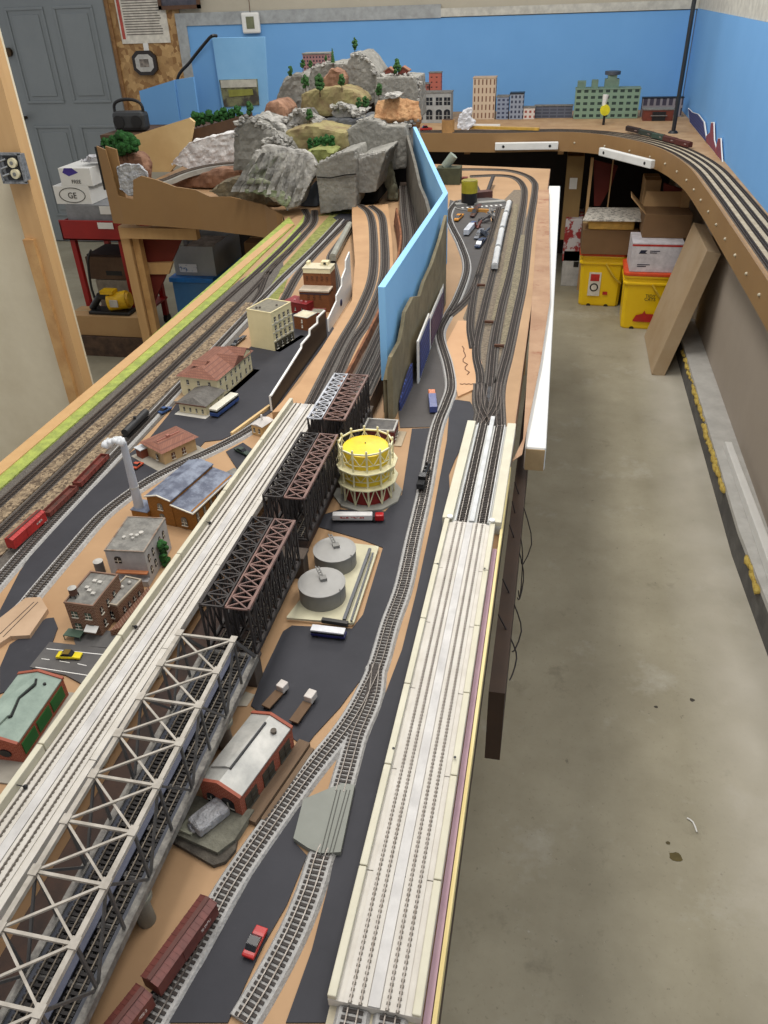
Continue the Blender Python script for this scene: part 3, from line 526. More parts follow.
def single(label,x0,x1,y0,y1,zt,mt,ms,n=9,grp='dark single track trusses'):
    return truss('lattice_bridge',label,x0,x1,y0,y1,1.045,zt,n,.0018,mt,ms,ms,[(x0+x1)/2],side='X',grp=grp)
single('black lattice truss bridge left of its brown twin, directly behind the grey truss',-.395,-.3635,.672,.868,1.12,black,black)
single('pinkish brown lattice truss bridge right of its black twin, directly behind the grey truss',-.3615,-.331,.672,.868,1.12,pink,black)
single('black lattice truss bridge beside the gas holder, next to the viaduct',-.399,-.368,.926,1.13,1.12,black,black)
single('pinkish brown lattice truss bridge beside the gas holder, on the right of the pair',-.366,-.335,.926,1.13,1.12,pink,black)
single('short lattice truss bridge with silver top, furthest along the viaduct',-.404,-.3775,1.185,1.38,1.12,M('silver_truss',(196,198,204),.4,(150,152,158),60),black)
single('short dark lattice truss bridge right of the silver topped one',-.3755,-.337,1.185,1.38,1.12,pink,black)
for k,(x,y) in enumerate(((-.363,.668),(-.365,.895),(-.368,1.155),(-.37,1.392))):
    o=MB().box(-.034,.034,-.012,.012,0,.04).box(-.036,.036,-.014,.014,.036,.0415).build('bridge_abutment',M('brown_pier',(84,72,62),.8,(64,54,46),30),None,(x,y,1.0),bevel=.001)
    tag(o,['dark abutment between grey truss and first lattice pair','dark abutment between the two lattice pairs','dark abutment in front of the silver topped truss','dark abutment at the far end of the silver topped truss'][k],'abutment')
# ================================================================= LOBE FASCIA
lp=[((105,146),(113,222)),((114,150),(121,222.7)),((120,196),(124,223)),((135,200),(138,223.8)),((138,180),(142,224)),((145,176),(150,224.5)),((160,180),(165,225.5)),((180,187),(182,227)),((200,190),(202,228.5)),((212,197),(215,230)),((232,197),(235,232.5)),((250,201),(252,234.5)),((268,205),(268,237)),((281,212),(279,240)),((286,220),(283.5,240)),((285,232),(284.5,240))]
pts=[]
for t_,b_ in lp:
    B_=at(*b_,.9); T_=aty(*t_,B_.y); pts.append((B_.x,B_.y,max(1.004,T_.z)))
pts+= [(pts[-1][0]+.035,pts[-1][1]-.1,1.0)]
q=MB(); n=len(pts); vs=[]
for dx in (0,.008):
    for x,y,z in pts: vs+= [(x,y+dx,.895),(x,y+dx,z)]
fs=[]
for i in range(n-1):
    a_=2*i; fs+=[(a_,a_+2,a_+3,a_+1),(2*n+a_,2*n+a_+1,2*n+a_+3,2*n+a_+2),(a_+1,a_+3,2*n+a_+3,2*n+a_+1),(a_,2*n+a_,2*n+a_+2,a_+2)]
fs+=[(0,1,2*n+1,2*n),(2*n-2,4*n-2,4*n-1,2*n-1)]
q.add(vs,fs); FA=q.build('hill_fascia',fascm); tag(FA,'brown hardboard fascia with a wavy hill profile on the left lobe','board')
MB().box(-2.03,-2.015,3.405,3.45,1.04,1.22).build('end_cleat',blk,FA)
LG=thing('lobe_support','pine leg and rail with red gusset carrying the left lobe fascia','support')
a_=aty(121,226,3.47);b_=aty(199,234,3.47); MB().box(a_.x,b_.x,3.44,3.48,a_.z-.05,a_.z+.0).build('cross_rail',wood,LG)
a_=aty(121,233,3.5); MB().box(a_.x+.0,a_.x+.045,3.485,3.57,0,.86).build('leg',wood,LG); MB().box(a_.x+.05,a_.x+.085,3.5,3.54,0,.86).build('leg',woody,LG)
c_=[aty(x,y,3.56) for x,y in ((136,236),(182,236),(150,310),(146,335))]; MB().xprism([(v.x,v.z) for v in c_],3.575,3.59,ax='y').build('gusset',redb,LG)
c_=[aty(x,y,3.56) for x,y in ((144,263),(173,262),(169,274),(147,274))]; MB().xprism([(v.x,v.z) for v in c_],3.555,3.574,ax='y').build('brace',wood,LG)
# ================================================================= BUILDINGS
def frame3(A,N,Bk,h,z0=1.0,dz=.0):
    a_,n_,b_=at(*A,z0+h),at(*N,z0+h),at(*Bk,z0+h); u=(n_-a_); w=u.length; u=u/w; v=Vector((-u.y,u.x,0)); d_=(b_-n_).dot(v)
    return a_,w,d_,math.atan2(u.y,u.x)
def bthing(name,label,A,N,Bk,h,z0=1.0,cat='building',grp=None):
    a_,w,d_,r=frame3(A,N,Bk,h,z0); return thing(name,label,cat,(a_.x,a_.y,z0),r,grp),w,d_
WM={}
def win(parent,face,a_,z,ww,hh,gm=None,fm=None,y0=0,x0=0,kind='window',arch=False,sill=True):
    key=(round(ww,4),round(hh,4),gm.name if gm else '',fm.name if fm else '',arch)
    if key not in WM:
        g_=MB(); g_.box(-ww/2,ww/2,-.0008,.0004,0,hh)
        if arch: g_.xprism([(ww/2*math.cos(t),hh+ww*.35*math.sin(t)) for t in [math.pi*k/8 for k in range(9)]],-.0008,.0004,ax='y')
        q=MB(); e=min(ww,hh)*.1; q.box(-e/2,e/2,-.0013,-.0008,0,hh); q.box(-ww/2,ww/2,-.0013,-.0008,hh*.5-e/2,hh*.5+e/2)
        if sill: q.box(-ww/2-.0006,ww/2+.0006,-.002,.0002,-.0012,0)
        o=q.build(kind,[fm or trimw],parent); pn=g_.build('pane',gm or glass,o); WM[key]=(o.data,pn.data)
    else: o=link(kind,WM[key][0],parent); link('pane',WM[key][1],o)
    if face=='f': o.location=(a_,y0,z)
    elif face=='r': o.location=(x0,a_,z); o.rotation_euler=(0,0,math.pi/2)
    return o
brick=brickmat('red_brick',(150,72,48),(134,60,40),(170,110,88),1,.006,.003,.0003)
brickd=brickmat('brown_brick',(112,74,56),(96,62,46),(146,124,104),1,.006,.003,.0004)
mustard=brickmat('mustard_brick',(148,98,32),(136,88,26),(120,78,26),1,.006,.003,.0003)
tanw=M('tan_plaster',(204,170,124),.7); brownw=brickmat('brown_wall',(128,76,38),(116,66,32),(100,58,30),1,.006,.003,.0003)
roofb=brickmat('brown_roof_tiles',(138,92,74),(124,80,64),(108,70,58),1,.006,.0035,.0004); roofg=M('grey_flat_roof',(128,126,120),.8,(98,96,92),60,.3); stain(roofg,(160,156,148),40,.5,.7,.6,2)
greyw=M('white_grey_wall',(178,178,178),.7,(158,158,160),60); slate=M('blue_slate_roof',(122,130,146),.55,(74,80,98),38,.2,lo=.4,hi=.6); baseg=M('grey_base_slab',(156,150,138),.8,(140,134,122),30)
def parapet(q,w,d_,h,t=.002,hh=.003,m=0):
    q.box(-.0005,w+.0005,-.0005,t,h,h+hh,m); q.box(-.0005,w+.0005,d_-t,d_+.0005,h,h+hh,m); q.box(-.0005,t,t,d_-t,h,h+hh,m); q.box(w-t,w+.0005,t,d_-t,h,h+hh,m)
# grey warehouse
b,w,d_=bthing('warehouse','pale grey two storey warehouse with weathered flat roof beside the viaduct',(104.7,551),(143.9,552.9),(169.4,519.2),.058)
h=.058
MB().box(0,w,0,d_,0,h).build('wall',greyw,b); q=MB(); q.box(-.001,w+.001,-.001,d_+.001,h,h+.0015); q.build('roof',roofg,b); q=MB(); parapet(q,w,d_,h+.0015,.0015,.001); q.build('roof_edge',M('stained_coping',(150,140,128),.7,(120,92,70),60),b)
for k,(x,y,r) in enumerate(((.3,.35,.0032),(.45,.42,.0035),(.6,.42,.0034),(.54,.33,.0025),(.66,.5,.0042))): MB().tube((w*x,d_*y,h+.0015),(w*x,d_*y,h+.0055),r,r*.9,n=12).build('roof_vent',M('pale_vent',(196,192,184),.6),b)
win(b,'f',w*.28,.036,.011,.009,arch=True,sill=False)
for y in (.12,.3,.62,.8):
    for z in (.034,.012): win(b,'r',d_*y,z,.0068,.011,x0=w,arch=True,sill=False)
MB().box(w*.2,w*1.0,-.008,0,.0215,.0235).build('awning',M('rust_orange_awning',(190,120,76),.7),b); MB().box(w*.2,w,-.010,0,0,.010).build('loading_dock',greyw,b)
q=MB()
for k in range(26): q.ball((w+.004+R_.random()*.006,d_*(.42+R_.random()*.26),R_.random()*.038+.004),.0045,n=8,jit=.5)
v=q.build('green_shrub_cluster',leafd); v.parent=b; v.name='climbing_ivy'
b2=thing('storage_tank','small dark grey upright tank at the corner of the grey warehouse','tank',at(101,572)); MB().tube((0,0,0),(0,0,.022),.0075,n=20).build('shell',M('dark_steel',(92,94,98),.5),b2); MB().tube((0,0,.022),(0,0,.0245),.0078,.003,n=20).build('lid',M('pale_vent',(0,0,0)),b2)
# brick building with water tank
b,w,d_=bthing('brick_building','two storey brown brick building with rooftop water tank and awning',(63.7,602),(92.8,605.8),(115.6,573.9),.058); h=.055
MB().box(0,w,0,d_,0,h).build('wall',brickd,b); q=MB(); parapet(q,w,d_,h,.0018,.003); q.build('parapet',M('brown_coping',(130,100,82),.7),b); MB().box(.001,w-.001,.001,d_-.001,h,h+.001).build('roof',roofg,b)
for z in (.032,.010):
    for x in (.25,.72): win(b,'f',w*x,z,.0095,.010,M('green_glass',(64,84,72),.3))
for y in (.2,.45,.7):
    for z in (.032,.010): win(b,'r',d_*y,z,.006,.011,x0=w)
q=MB(); q.add([(w*.55,0,.020),(w*.98,0,.020),(w*.98,-.010,.016),(w*.55,-.010,.016),(w*.55,0,.019),(w*.98,0,.019),(w*.98,-.010,.015),(w*.55,-.010,.015)],[(0,1,2,3),(7,6,5,4),(0,3,7,4),(1,5,6,2),(2,6,7,3)]); q.build('white_awning',white,b)
q=MB(); q.box(-.006,w*.45,-.016,-.001,.008,.009); q.box(-.006,-.005,-.016,-.015,0,.008); q.box(w*.44,w*.45,-.016,-.015,0,.008); q.build('green_porch',M('green_paint',(74,96,80),.6),b)
q=MB(); q.tube((w*.16,d_*.22,h+.006),(w*.16,d_*.22,h+.017),.0058,n=16); q.build('water_tank',M('rusty_tank',(96,66,52),.6,(70,48,40),60),b); MB().tube((w*.16,d_*.22,h+.017),(w*.16,d_*.22,h+.020),.0062,.001,n=16).build('tank_roof',M('pale_vent',(0,0,0)),b)
q=MB()
for sx_,sy_ in ((-1,-1),(1,-1),(1,1),(-1,1)): q.bar((w*.16+sx_*.004,d_*.22+sy_*.004,h+.001),(w*.16+sx_*.004,d_*.22+sy_*.004,h+.006),.0006)
q.build('tank_stand',blk,b)
for x,y in ((.35,.5),(.5,.42),(.62,.7),(.7,.35),(.42,.72)): MB().box(w*x-.003,w*x+.003,d_*y-.0025,d_*y+.0025,h+.001,h+.004).build('roof_unit',M('pale_vent',(0,0,0)),b)
b,w,d_=bthing('brick_annex','low brown brick annex with grey roof behind the water tank building',(101,603),(117,606.7),(139,580),.032)
MB().box(0,w,0,d_,0,.032).build('wall',brickd,b); q=MB(); parapet(q,w,d_,.032,.0018,.003); q.build('parapet',M('stone_coping',(164,152,134),.7),b); MB().box(.001,w-.001,.001,d_-.001,.032,.033).build('roof',roofg,b)
for y in (.2,.4,.6,.8): win(b,'r',d_*y,.01,.0055,.011,x0=w)
win(b,'f',w*.5,.008,.008,.012)
for x,y in ((.4,.6),(.55,.8)): MB().ball((w*x,d_*y,.035),.003,n=8).build('roof_vent',M('pale_vent',(0,0,0)),b)
o=patch('yard_wall','low brown brick yard wall in front of the annex by the viaduct',[(112,637),(118,630),(150,592),(152,597),(122,634)],brickd,z=.012,kindcat='wall')
# mustard factory
b,w,d_=bthing('factory','mustard brick factory with blue grey monitor roof beside the viaduct',(146.7,498),(191,508),(222,469),.048)
w1=w*.55; h1=.056; h2=.044
q=MB(); q.xprism([(0,0),(w1,0),(w1,h1-.004),(w1*.5,h1+.002),(0,h1-.006)],0,d_,ax='y'); q.box(w1,w,0.001,d_-.001,0,h2-.004); q.build('wall',mustard,b)
q=MB(); q.xprism([(-.003,h1-.006),(w1*.5,h1+.0022),(w1+.0015,h1-.004),(w1+.0015,h1-.002),(w1*.5,h1+.004),(-.003,h1-.004)],-.002,d_+.002,ax='y'); q.build('nave_roof',slate,b)
q=MB(); q.xprism([(w1-.001,h2+.001),(w+.002,h2-.007),(w+.002,h2-.005),(w1-.001,h2+.003)],-.002,d_+.002,ax='y'); q.build('aisle_roof',slate,b)
q=MB(); q.xprism([(-.003,h1-.0045),(w1*.5,h1+.0035),(w1+.0015,h1-.0025),(w1+.0015,h1-.0008),(w1*.5,h1+.0053),(-.003,h1-.0028)],-.004,-.002,ax='y'); q.xprism([(w1,h2+.002),(w+.002,h2-.006),(w+.002,h2-.0042),(w1,h2+.0038)],-.004,-.002,ax='y'); q.box(w+.002,w+.0035,-.003,d_,h2-.0075,h2-.0052); q.build('roof_edge_trim',trimw,b)
win(b,'f',w1*.5,.030,.010,.009,M('grey_glass',(112,112,106),.4),arch=True)
win(b,'f',w1*.5,.008,.010,.010,M('grey_glass',(0,0,0)),arch=True); win(b,'f',w*.78,.008,.011,.012,M('grey_glass',(0,0,0)),arch=True)
for k in range(6): win(b,'r',d_*(.1+k*.16),.010,.007,.020,M('grey_glass',(0,0,0)),x0=w,arch=True)
b,w,d_=bthing('factory_annex','small mustard lean-to annex at the far end of the factory',(221,476),(232,481),(239,471),.026); MB().box(0,w,0,d_,0,.026).build('wall',mustard,b); MB().box(-.001,w+.001,-.001,d_+.001,.026,.0275).build('roof',roofg,b)
b,w,d_=bthing('factory_shed','small mustard shed at the foot of the chimney',(131,510),(147,513),(152,502),.022); MB().box(0,w,0,d_,0,.022).build('wall',mustard,b); MB().box(-.001,w+.001,-.001,d_+.001,.022,.0235).build('roof',slate,b)
# chimney
ch=thing('chimney','tall tapering light grey factory chimney between warehouse and factory','chimney',at(142,518)); hh=.150
gch=M('light_grey_chimney',(176,178,184),.6,(166,168,174),40)
MB().tube((0,0,0),(0,0,hh*.42),.0092,.0075,n=8).build('lower_stack',gch,ch); MB().tube((0,0,hh*.42),(0,0,hh*.44),.0082,.0082,n=8).build('band',M('pale_vent',(0,0,0)),ch); MB().tube((0,0,hh*.44),(0,0,hh),.0074,.0056,n=8).build('upper_stack',gch,ch)
q=MB(); 
for k in range(14): q.ball((-.002-k*.0022+R_.uniform(-.002,.002),R_.uniform(-.003,.003),hh+.003-max(0,k-6)*.0012),.0055+R_.random()*.002,n=8,jit=.4)
q.build('cotton_smoke',M('white_cotton',(236,238,240),.95),ch)
# low brown roofed depot
b,w,d_=bthing('depot','low freight depot with hipped brown roof and small white roofed annex',(141,442),(162,453),(195,436),.030)
def hip(q,w,d_,h,ov,rh,ins,gap=.0,m=0):
    vs=[(-ov,-ov,h),(w+ov,-ov,h),(w+ov,d_+ov,h),(-ov,d_+ov,h),(w/2,ins,h+rh),(w/2,d_-ins,h+rh)]
    q.add(vs,[(0,1,4),(1,2,5,4),(2,3,5),(3,0,4,5),(3,2,1,0)],m)
MB().box(.003,w-.003,.003,d_-.003,0,.0295).build('wall',tanw,b); q=MB(); hip(q,w,d_,.0295,.003,.007,.015); q.build('roof',roofb,b); MB().bar((w/2,.015,.037),(w/2,d_-.015,.037),.0012).build('roof_ridge',M('pinkish_ridge',(176,116,100),.7),b)
for y in (.3,.6): win(b,'r',d_*y,.006,.008,.013,M('brown_door',(96,50,32),.6),x0=w-.003)
win(b,'f',w*.7,.008,.006,.012)
a_=MB(); a_.box(-.006,.012,-.012,.003,0,.020); a_.build('annex_wall',M('rust_wall',(128,66,44),.7),b); MB().box(-.008,.014,-.014,.003,.020,.0215).build('annex_roof',M('pale_metal_roof',(208,212,216),.4),b)
MB().box(-.016,w+.010,-.020,d_+.008,0,.0014).build('base_slab',baseg,b); MB().box(w*.5-.003,w*.5+.003,d_*.45,d_*.45+.006,.0345,.041).build('chimney_pot',M('pinkish_ridge',(0,0,0)),b)
# cream station
b,w,d_=bthing('station','large cream station house with brown hipped and gabled roofs',(177.5,374.7),(216.5,379.2),(249,350),.052)
H=.050
MB().box(.002,w-.002,.002,d_-.002,0,H).build('wall',cream,b); q=MB(); hip(q,w,d_,H,.004,.016,.024); q.build('roof',roofb,b)
q=MB(); q.xprism([(d_*.42,H+.0),(d_*.58,H+.018),(d_*.74,H+.0)],w*.5,w+.005,ax='x'); q.build('cross_gable_roof',roofb,b)
for y0 in (.84,): 
    MB().xprism([(d_*.76,H-.002),(d_*.76,H+.006),(d_*.86,H+.014),(d_*.96,H+.006),(d_*.96,H-.002)],w-.006,w+.001,ax='x').build('gable_front',cream,b); MB().xprism([(d_*.74,H+.004),(d_*.86,H+.0155),(d_*.98,H+.004),(d_*.98,H+.006),(d_*.86,H+.018),(d_*.74,H+.006)],w*.5,w+.003,ax='x').build('gable_roof',roofb,b)
MB().box(w*.22,w*.5,d_*.2,d_*.34,H,H+.015).build('dormer',M('dormer_wall',(110,70,58),.7),b); q=MB(); q.xprism([(d_*.17,H+.013),(d_*.27,H+.021),(d_*.37,H+.013)],w*.18,w*.54,ax='x'); q.build('dormer_roof',roofb,b)
MB().xprism([(d_*.43,H-.003),(d_*.58,H+.016),(d_*.73,H-.003)],w-.004,w+.001,ax='x').build('gable_front',cream,b)
for x in (.22,.5,.78):
    win(b,'f',w*x,.031,.0055,.010,y0=.002); win(b,'f',w*x,.008,.0055,.011,y0=.002)
for y in (.1,.24,.4,.52,.64,.8,.92):
    win(b,'r',d_*y,.031,.0055,.010,x0=w-.002); win(b,'r',d_*y,.008,.0055,.012,x0=w-.002)
MB().box(-.012,w+.014,-.03,d_+.006,0,.0012).build('base_slab',M('tan_base',(170,142,108),.8),b)
b,w,d_=bthing('station_wing','small cream building with grey hipped roof in front of the station',(177,402),(205,406),(224,390),.026)
MB().box(.002,w-.002,.002,d_-.001,0,.025).build('wall',cream,b); q=MB(); hip(q,w,d_,.025,.003,.012,.010); q.build('roof',M('grey_shingle',(104,100,94),.8,(84,80,76),80,.3),b)
MB().box(-.0032,w+.0032,-.0034,-.0028,.0235,.026).build('eave_trim',M('brown_trim',(110,70,54),.7),b)
for x in (.2,.42,.64,.86): win(b,'f',w*x,.006,.0036,.008,y0=.002,arch=True)
for y in (.3,.7): win(b,'r',d_*y,.006,.0036,.008,x0=w-.002,arch=True)
MB().prism([(-.004,-.012),(w+.004,-.012),(w+.006,d_),(-.004,d_)],0,.0018).build('pale_plinth',M('pale_plinth',(196,192,182),.8),b)
# tall cream block
b,w,d_=bthing('apartment_block','tall cream four storey block with grey flat roof above the black skyline board',(246.4,310),(270.6,314),(291.7,303),.098); H=.098
MB().box(0,w,0,d_,0,H).build('wall',M('cream_block',(226,212,166),.65,(218,204,158),30),b); q=MB(); parapet(q,w,d_,H,.0025,.003); q.build('parapet',M('cream_block',(0,0,0)),b); MB().box(.002,w-.002,.002,d_-.002,H,H+.0012).build('roof',M('grey_gravel',(132,126,110),.9,(112,108,96),90),b)
for z in (.030,.052,.074):
    for y in (.16,.38,.6,.82): win(b,'r',d_*y,z,.0075,.012,x0=w)
    MB().box(w,w+.0012,0,d_,z-.0055,z-.0035).build('string_course',trimw,b)
MB().box(w,w+.001,.002,d_-.002,.002,.022).build('shop_front',M('shop_front',(92,86,68),.5,(60,56,46),60),b)
for y in (.14,.38,.62,.86): win(b,'r',d_*y,.004,.008,.014,x0=w+.001)
for x,y in ((.25,.2),(.35,.25),(.75,.6)): MB().ball((w*x,d_*y,H+.003),.003,n=8).build('roof_vent',M('dark_vent',(88,80,70),.7),b)
MB().box(w,w+.015,0,d_+.03,0,.0012).build('pavement',M('tan_base',(0,0,0)),b)
b,w,d_=bthing('row_house','narrow brown brick house beside the tall cream block',(293.5,316),(307,318.5),(311,312),.036); MB().box(0,w,0,d_,0,.036).build('wall',brownw,b); q=MB(); parapet(q,w,d_,.036,.0015,.002); q.build('parapet',trimw,b); MB().box(.001,w-.001,.001,d_-.001,.036,.037).build('roof',M('cream_roof',(216,206,176),.7),b)
for z in (.008,.022): win(b,'f',w*.6,z,.0035,.008,white)
b,w,d_=bthing('red_shop','small dark red shop with grey roof behind the white skyline edge',(309.5,313.5),(322,314),(323,309),.026); MB().box(0,w,0,d_,0,.026).build('wall',M('dark_red_wall',(126,26,26),.6),b); q=MB(); parapet(q,w,d_,.026,.0015,.002); q.build('parapet',M('dark_red_wall',(0,0,0)),b); MB().box(.001,w-.001,.001,d_-.001,.026,.027).build('roof',M('grey_gravel',(0,0,0)),b); win(b,'f',w*.5,.006,.005,.008)
b,w,d_=bthing('red_house','dark red building with bright roof fittings in front of the stepped brown block',(284,301),(306,305),(307,298),.030); MB().box(0,w,0,d_,0,.030).build('wall',M('dark_red_wall',(0,0,0)),b); MB().box(-.001,w+.001,-.001,d_+.001,.030,.0315).build('roof',M('red_roof',(140,30,34),.6,(116,22,26),50),b)
for x in (.3,.6,.8): MB().box(w*x,w*x+.006,d_*.3,d_*.3+.004,.0315,.034).build('roof_sign',M('pink_trim',(210,150,150),.6),b)
for x in (.2,.5,.8): win(b,'f',w*x,.010,.004,.009)
# stepped brown block
a_=at(301,311); e_=at(331,311); wv=(e_.x-a_.x); b=thing('stepped_building','stepped brown brick building with cream cornices below the tunnel sidings','building',a_)
H1=aty(316,292,a_.y).z-1; y2=.045; H2=aty(316,269,a_.y+y2).z-1
MB().box(0,wv,0,y2,0,H1).box(.001,wv-.004,y2,y2+.05,0,H2-.012).build('wall',brownw,b); MB().box(-.001,wv+.001,-.002,y2,H1,H1+.004).build('cornice',M('pinkish_cream',(206,190,168),.7),b); MB().box(.002,wv-.005,y2-.001,y2+.051,H2-.012,H2).build('attic',cream,b)
q=MB(); q.box(0,wv-.003,y2-.002,y2+.052,H2,H2+.002); parapet2=q; q.build('roof',M('cream_roof',(0,0,0)),b); q=MB(); q.box(wv*.55,wv*.8,y2+.03,y2+.05,H2+.002,H2+.012); q.box(.004,.012,y2+.03,y2+.05,H2+.002,H2+.01); q.build('roof_house',cream,b); MB().box(wv*.64,wv*.72,y2+.0285,y2+.03,H2+.004,H2+.010).build('roof_house_window',blk,b)
for k in range(5): win(b,'f',wv*(.14+k*.17),H2-.030,.006,.009,M('brown_shade',(86,48,26),.6),brownw,y0=y2)
for k in range(3): win(b,'f',wv*(.3+k*.2),H1-.018,.006,.010,M('brown_shade',(0,0,0)),brownw)
MB().box(0,wv,-.0008,y2,H1-.0075,H1-.004).build('dark_band',M('dark_band',(60,50,60),.6),b)
# small yellow station by viaduct
b,w,d_=bthing('signal_house','small yellow house with pale roof tucked against the viaduct',(251,424.5),(262,427.5),(270,419),.022); MB().box(0,w,0,d_,0,.022).build('wall',M('yellow_wall',(214,178,120),.7),b); q=MB(); q.xprism([(-.001,.022),(w/2,.026),(w+.001,.022)],-.001,d_+.001,ax='y'); q.build('roof',M('pale_roof',(202,196,190),.7),b)
for x in (.25,.7): win(b,'f',w*x,.007,.004,.008,arch=True)
MB().box(w*.4,w*.4+.003,d_*.5,d_*.5+.003,.024,.038).build('white_flue',white,b)
o=MB(); a_,e_=at(232,436),at(270,408); obox(o,a_,e_,.006,1.0,1.008); tag(o.build('platform_edge',ply),'narrow pale wooden platform edge running to the small yellow house','platform')
# green roof brick shed
def shed(name,label,A,N,Bk,h,roofm,wallm,doorm,monitor=True,rise=.009,A_=None):
    b,w,d_=bthing(name,label,A,N,Bk,h)
    q=MB(); q.xprism([(0,0),(w,0),(w,h-.002),(w*.5,h-.002+rise),(0,h-.002)],0,d_,ax='y'); q.build('wall',wallm,b)
    q=MB(); q.xprism([(-.001,h-.002),(w*.5,h-.002+rise),(w+.001,h-.002),(w+.001,h),(w*.5,h+rise),(-.001,h)],.003,d_-.003,ax='y'); q.build('roof',roofm,b)
    for y in (0,d_-.003): MB().xprism([(-.002,h-.002),(w*.5,h-.002+rise),(w+.002,h-.002),(w+.002,h+.0015),(w*.5,h+rise+.0018),(-.002,h+.0015)],y-.0008,y+.003,ax='y').build('gable_coping',M('red_coping',(160,84,62),.7),b)
    return b,w,d_
b,w,d_=shed('engine_shed','red brick engine shed with pale green patched roof at the left edge',(-30,739),(15.6,744.7),(65.6,677.5),.034,M('verdigris_roof',(146,162,150),.7,(122,138,128),30,.2),brick,None)
ve=M('verdigris_roof',(0,0,0)); q=MB()
P_=[(w*.50,.010),(w*.56,.03),(w*.60,d_*.30),(w*.50,d_*.55),(w*.62,d_*.78),(w*.56,d_*.86),(w*.46,d_*.80),(w*.3,d_*.5),(w*.1,.012)]
q.prism(P_,.0405,.0455); q.build('torn_roof_sheet',ve,b); q=MB(); 
for (x0,y0),(x1,y1) in zip(P_[1:6],P_[2:6]): q.bar((x0+.001,y0,.0425),(x1+.001,y1,.0425),.0011)
q.build('sheet_edge_shadow_gap',blk,b).name='roof_sheet_shadow'  # black bars imitate the shadow gap along the raised sheet
MB().tube((w*.78,d_*.83,.036),(w*.78,d_*.83,.040),.002,n=10).build('roof_hole',blk,b)
for y in (.2,.5,.8): 
    MB().box(w,w+.0012,d_*y-.014,d_*y+.014,.008,.026).build('green_door',M('green_door',(30,104,42),.6),b)
MB().xprism([(w*.68+.008*math.cos(t),.016+.006*math.sin(t)) for t in [2*math.pi*k/12 for k in range(12)]],-.0015,0,ax='y').build('gable_opening',blk,b)
MB().box(-.01,w+.012,-.03,d_+.004,0,.002).build('base_slab',baseg,b); MB().box(w+.012,w+.02,-.01,d_-.01,0,.008).build('kerb_wall',roofg,b)
# silver roof engine house
b,w,d_=shed('engine_house','red brick engine house with silver metal roof beside the grey truss',(199,781),(238.8,798.3),(292.9,726.5),.040,M('silver_roof',(186,184,178),.45,(150,150,146),22,.2,metal=.2),brick,None,rise=.010)
q=MB(); q.add([(w*.04,d_*.18,.040),(w*.40,d_*.2,.0485),(w*.52,d_*.2,.0495),(w*.52,d_*.86,.0495),(w*.4,d_*.9,.0485),(w*.06,d_*.8,.040)]+[(w*.04,d_*.18,.043),(w*.40,d_*.2,.0515),(w*.52,d_*.2,.0525),(w*.52,d_*.86,.0525),(w*.4,d_*.9,.0515),(w*.06,d_*.8,.043)],[(5,4,3,2,1,0),(6,7,8,9,10,11)]+[(i,(i+1)%6,6+(i+1)%6,6+i) for i in range(6)])
q.build('raised_roof_panel',M('silver_roof',(0,0,0)),b); MB().bar((w*.525,d_*.2,.050),(w*.525,d_*.86,.050),.0014).build('panel_edge',blk,b)
q=MB(); q.tube((w*.78,d_*.82,.038),(w*.78,d_*.82,.048),.003,.0036,n=12); q.build('smoke_jack',M('dark_vent',(0,0,0)),b)
for y in (.18,.5,.82): win(b,'r',d_*y,.008,.022,.020,M('dark_green_glass',(62,62,54),.35),M('dark_frame2',(58,54,46),.6),x0=w)
win(b,'f',w*.25,.008,.012,.014,arch=True); win(b,'f',w*.68,.006,.016,.018,blk,arch=True)
MB().box(w+.001,w+.016,.000,d_+.01,0,.007).build('brown_platform',M('brown_planks',(120,98,76),.85,(96,76,58),40,.3,stretch=(1,.2,1)),b)
MB().box(w+.018,w+.024,.008,d_+.006,0,.005).build('lower_step',M('brown_planks',(0,0,0)),b)
o=patch('loading_platform','weathered grey loading platform in front of the silver roofed engine house',[(174,838),(191,799),(236,812),(255,815),(236,845),(219,858)],M('weathered_grey',(122,120,106),.85,(96,94,82),50,.4),z=.010,kindcat='platform')
o=patch('stone_footing','dark stone footing under the grey loading platform',[(171,843),(175,832),(222,852),(232,838),(238,842),(236,852),(226,864),(214,868)],M('dark_stone',(92,86,76),.9,(66,60,54),70,.5),z=.005,kindcat='footing')
c=at(210,820,1.0105); pl=thing('wrapped_parcel','silver plastic wrapped parcel lying on the grey loading platform','parcel',c,math.radians(-33))
o=MB().box(-.012,.012,-.020,.020,0,.013).build('wrapping',M('silver_wrap',(186,186,188),.35,(150,150,154),70,.9,metal=.15),pl,bevel=.003); MB().ball((-.004,-.018,.004),.008,n=10,sy=.8,sz=.5,jit=.3).build('wrap_end',M('silver_wrap',(0,0,0)),pl)
c=at(191,828,1.0105); o=MB().prism([(-.011,-.006),(.004,-.009),(.009,.004),(.001,.011),(-.008,.007)],0,.003).build('scrap_sheet',M('pale_olive',(166,166,146),.7),None,c); tag(o,'small pale olive scrap sheet beside the wrapped parcel','sheet')
# brick house with sunken grey roof
b,w,d_=bthing('flat_roof_house','low red brick building with sunken grey roof behind the gas holder',(362.8,429.3),(394,431.3),(399.9,420.5),.028); MB().box(0,w,0,d_,0,.026).build('wall',M('dark_brick',(110,48,42),.7,(92,38,34),60),b); q=MB(); parapet(q,w,d_,.026,.003,.0035); q.build('parapet',M('pale_vent',(0,0,0)),b); MB().box(.002,w-.002,.002,d_-.002,.026,.027).build('roof',M('grey_gravel2',(112,108,104),.9,(90,88,86),80),b)
for y in (.2,.5,.8): win(b,'r',d_*y,.006,.006,.012,x0=w)
MB().box(w+.001,w+.016,-.01,d_+.004,0,.0015).build('base_slab',M('pale_base',(176,160,134),.8),b)
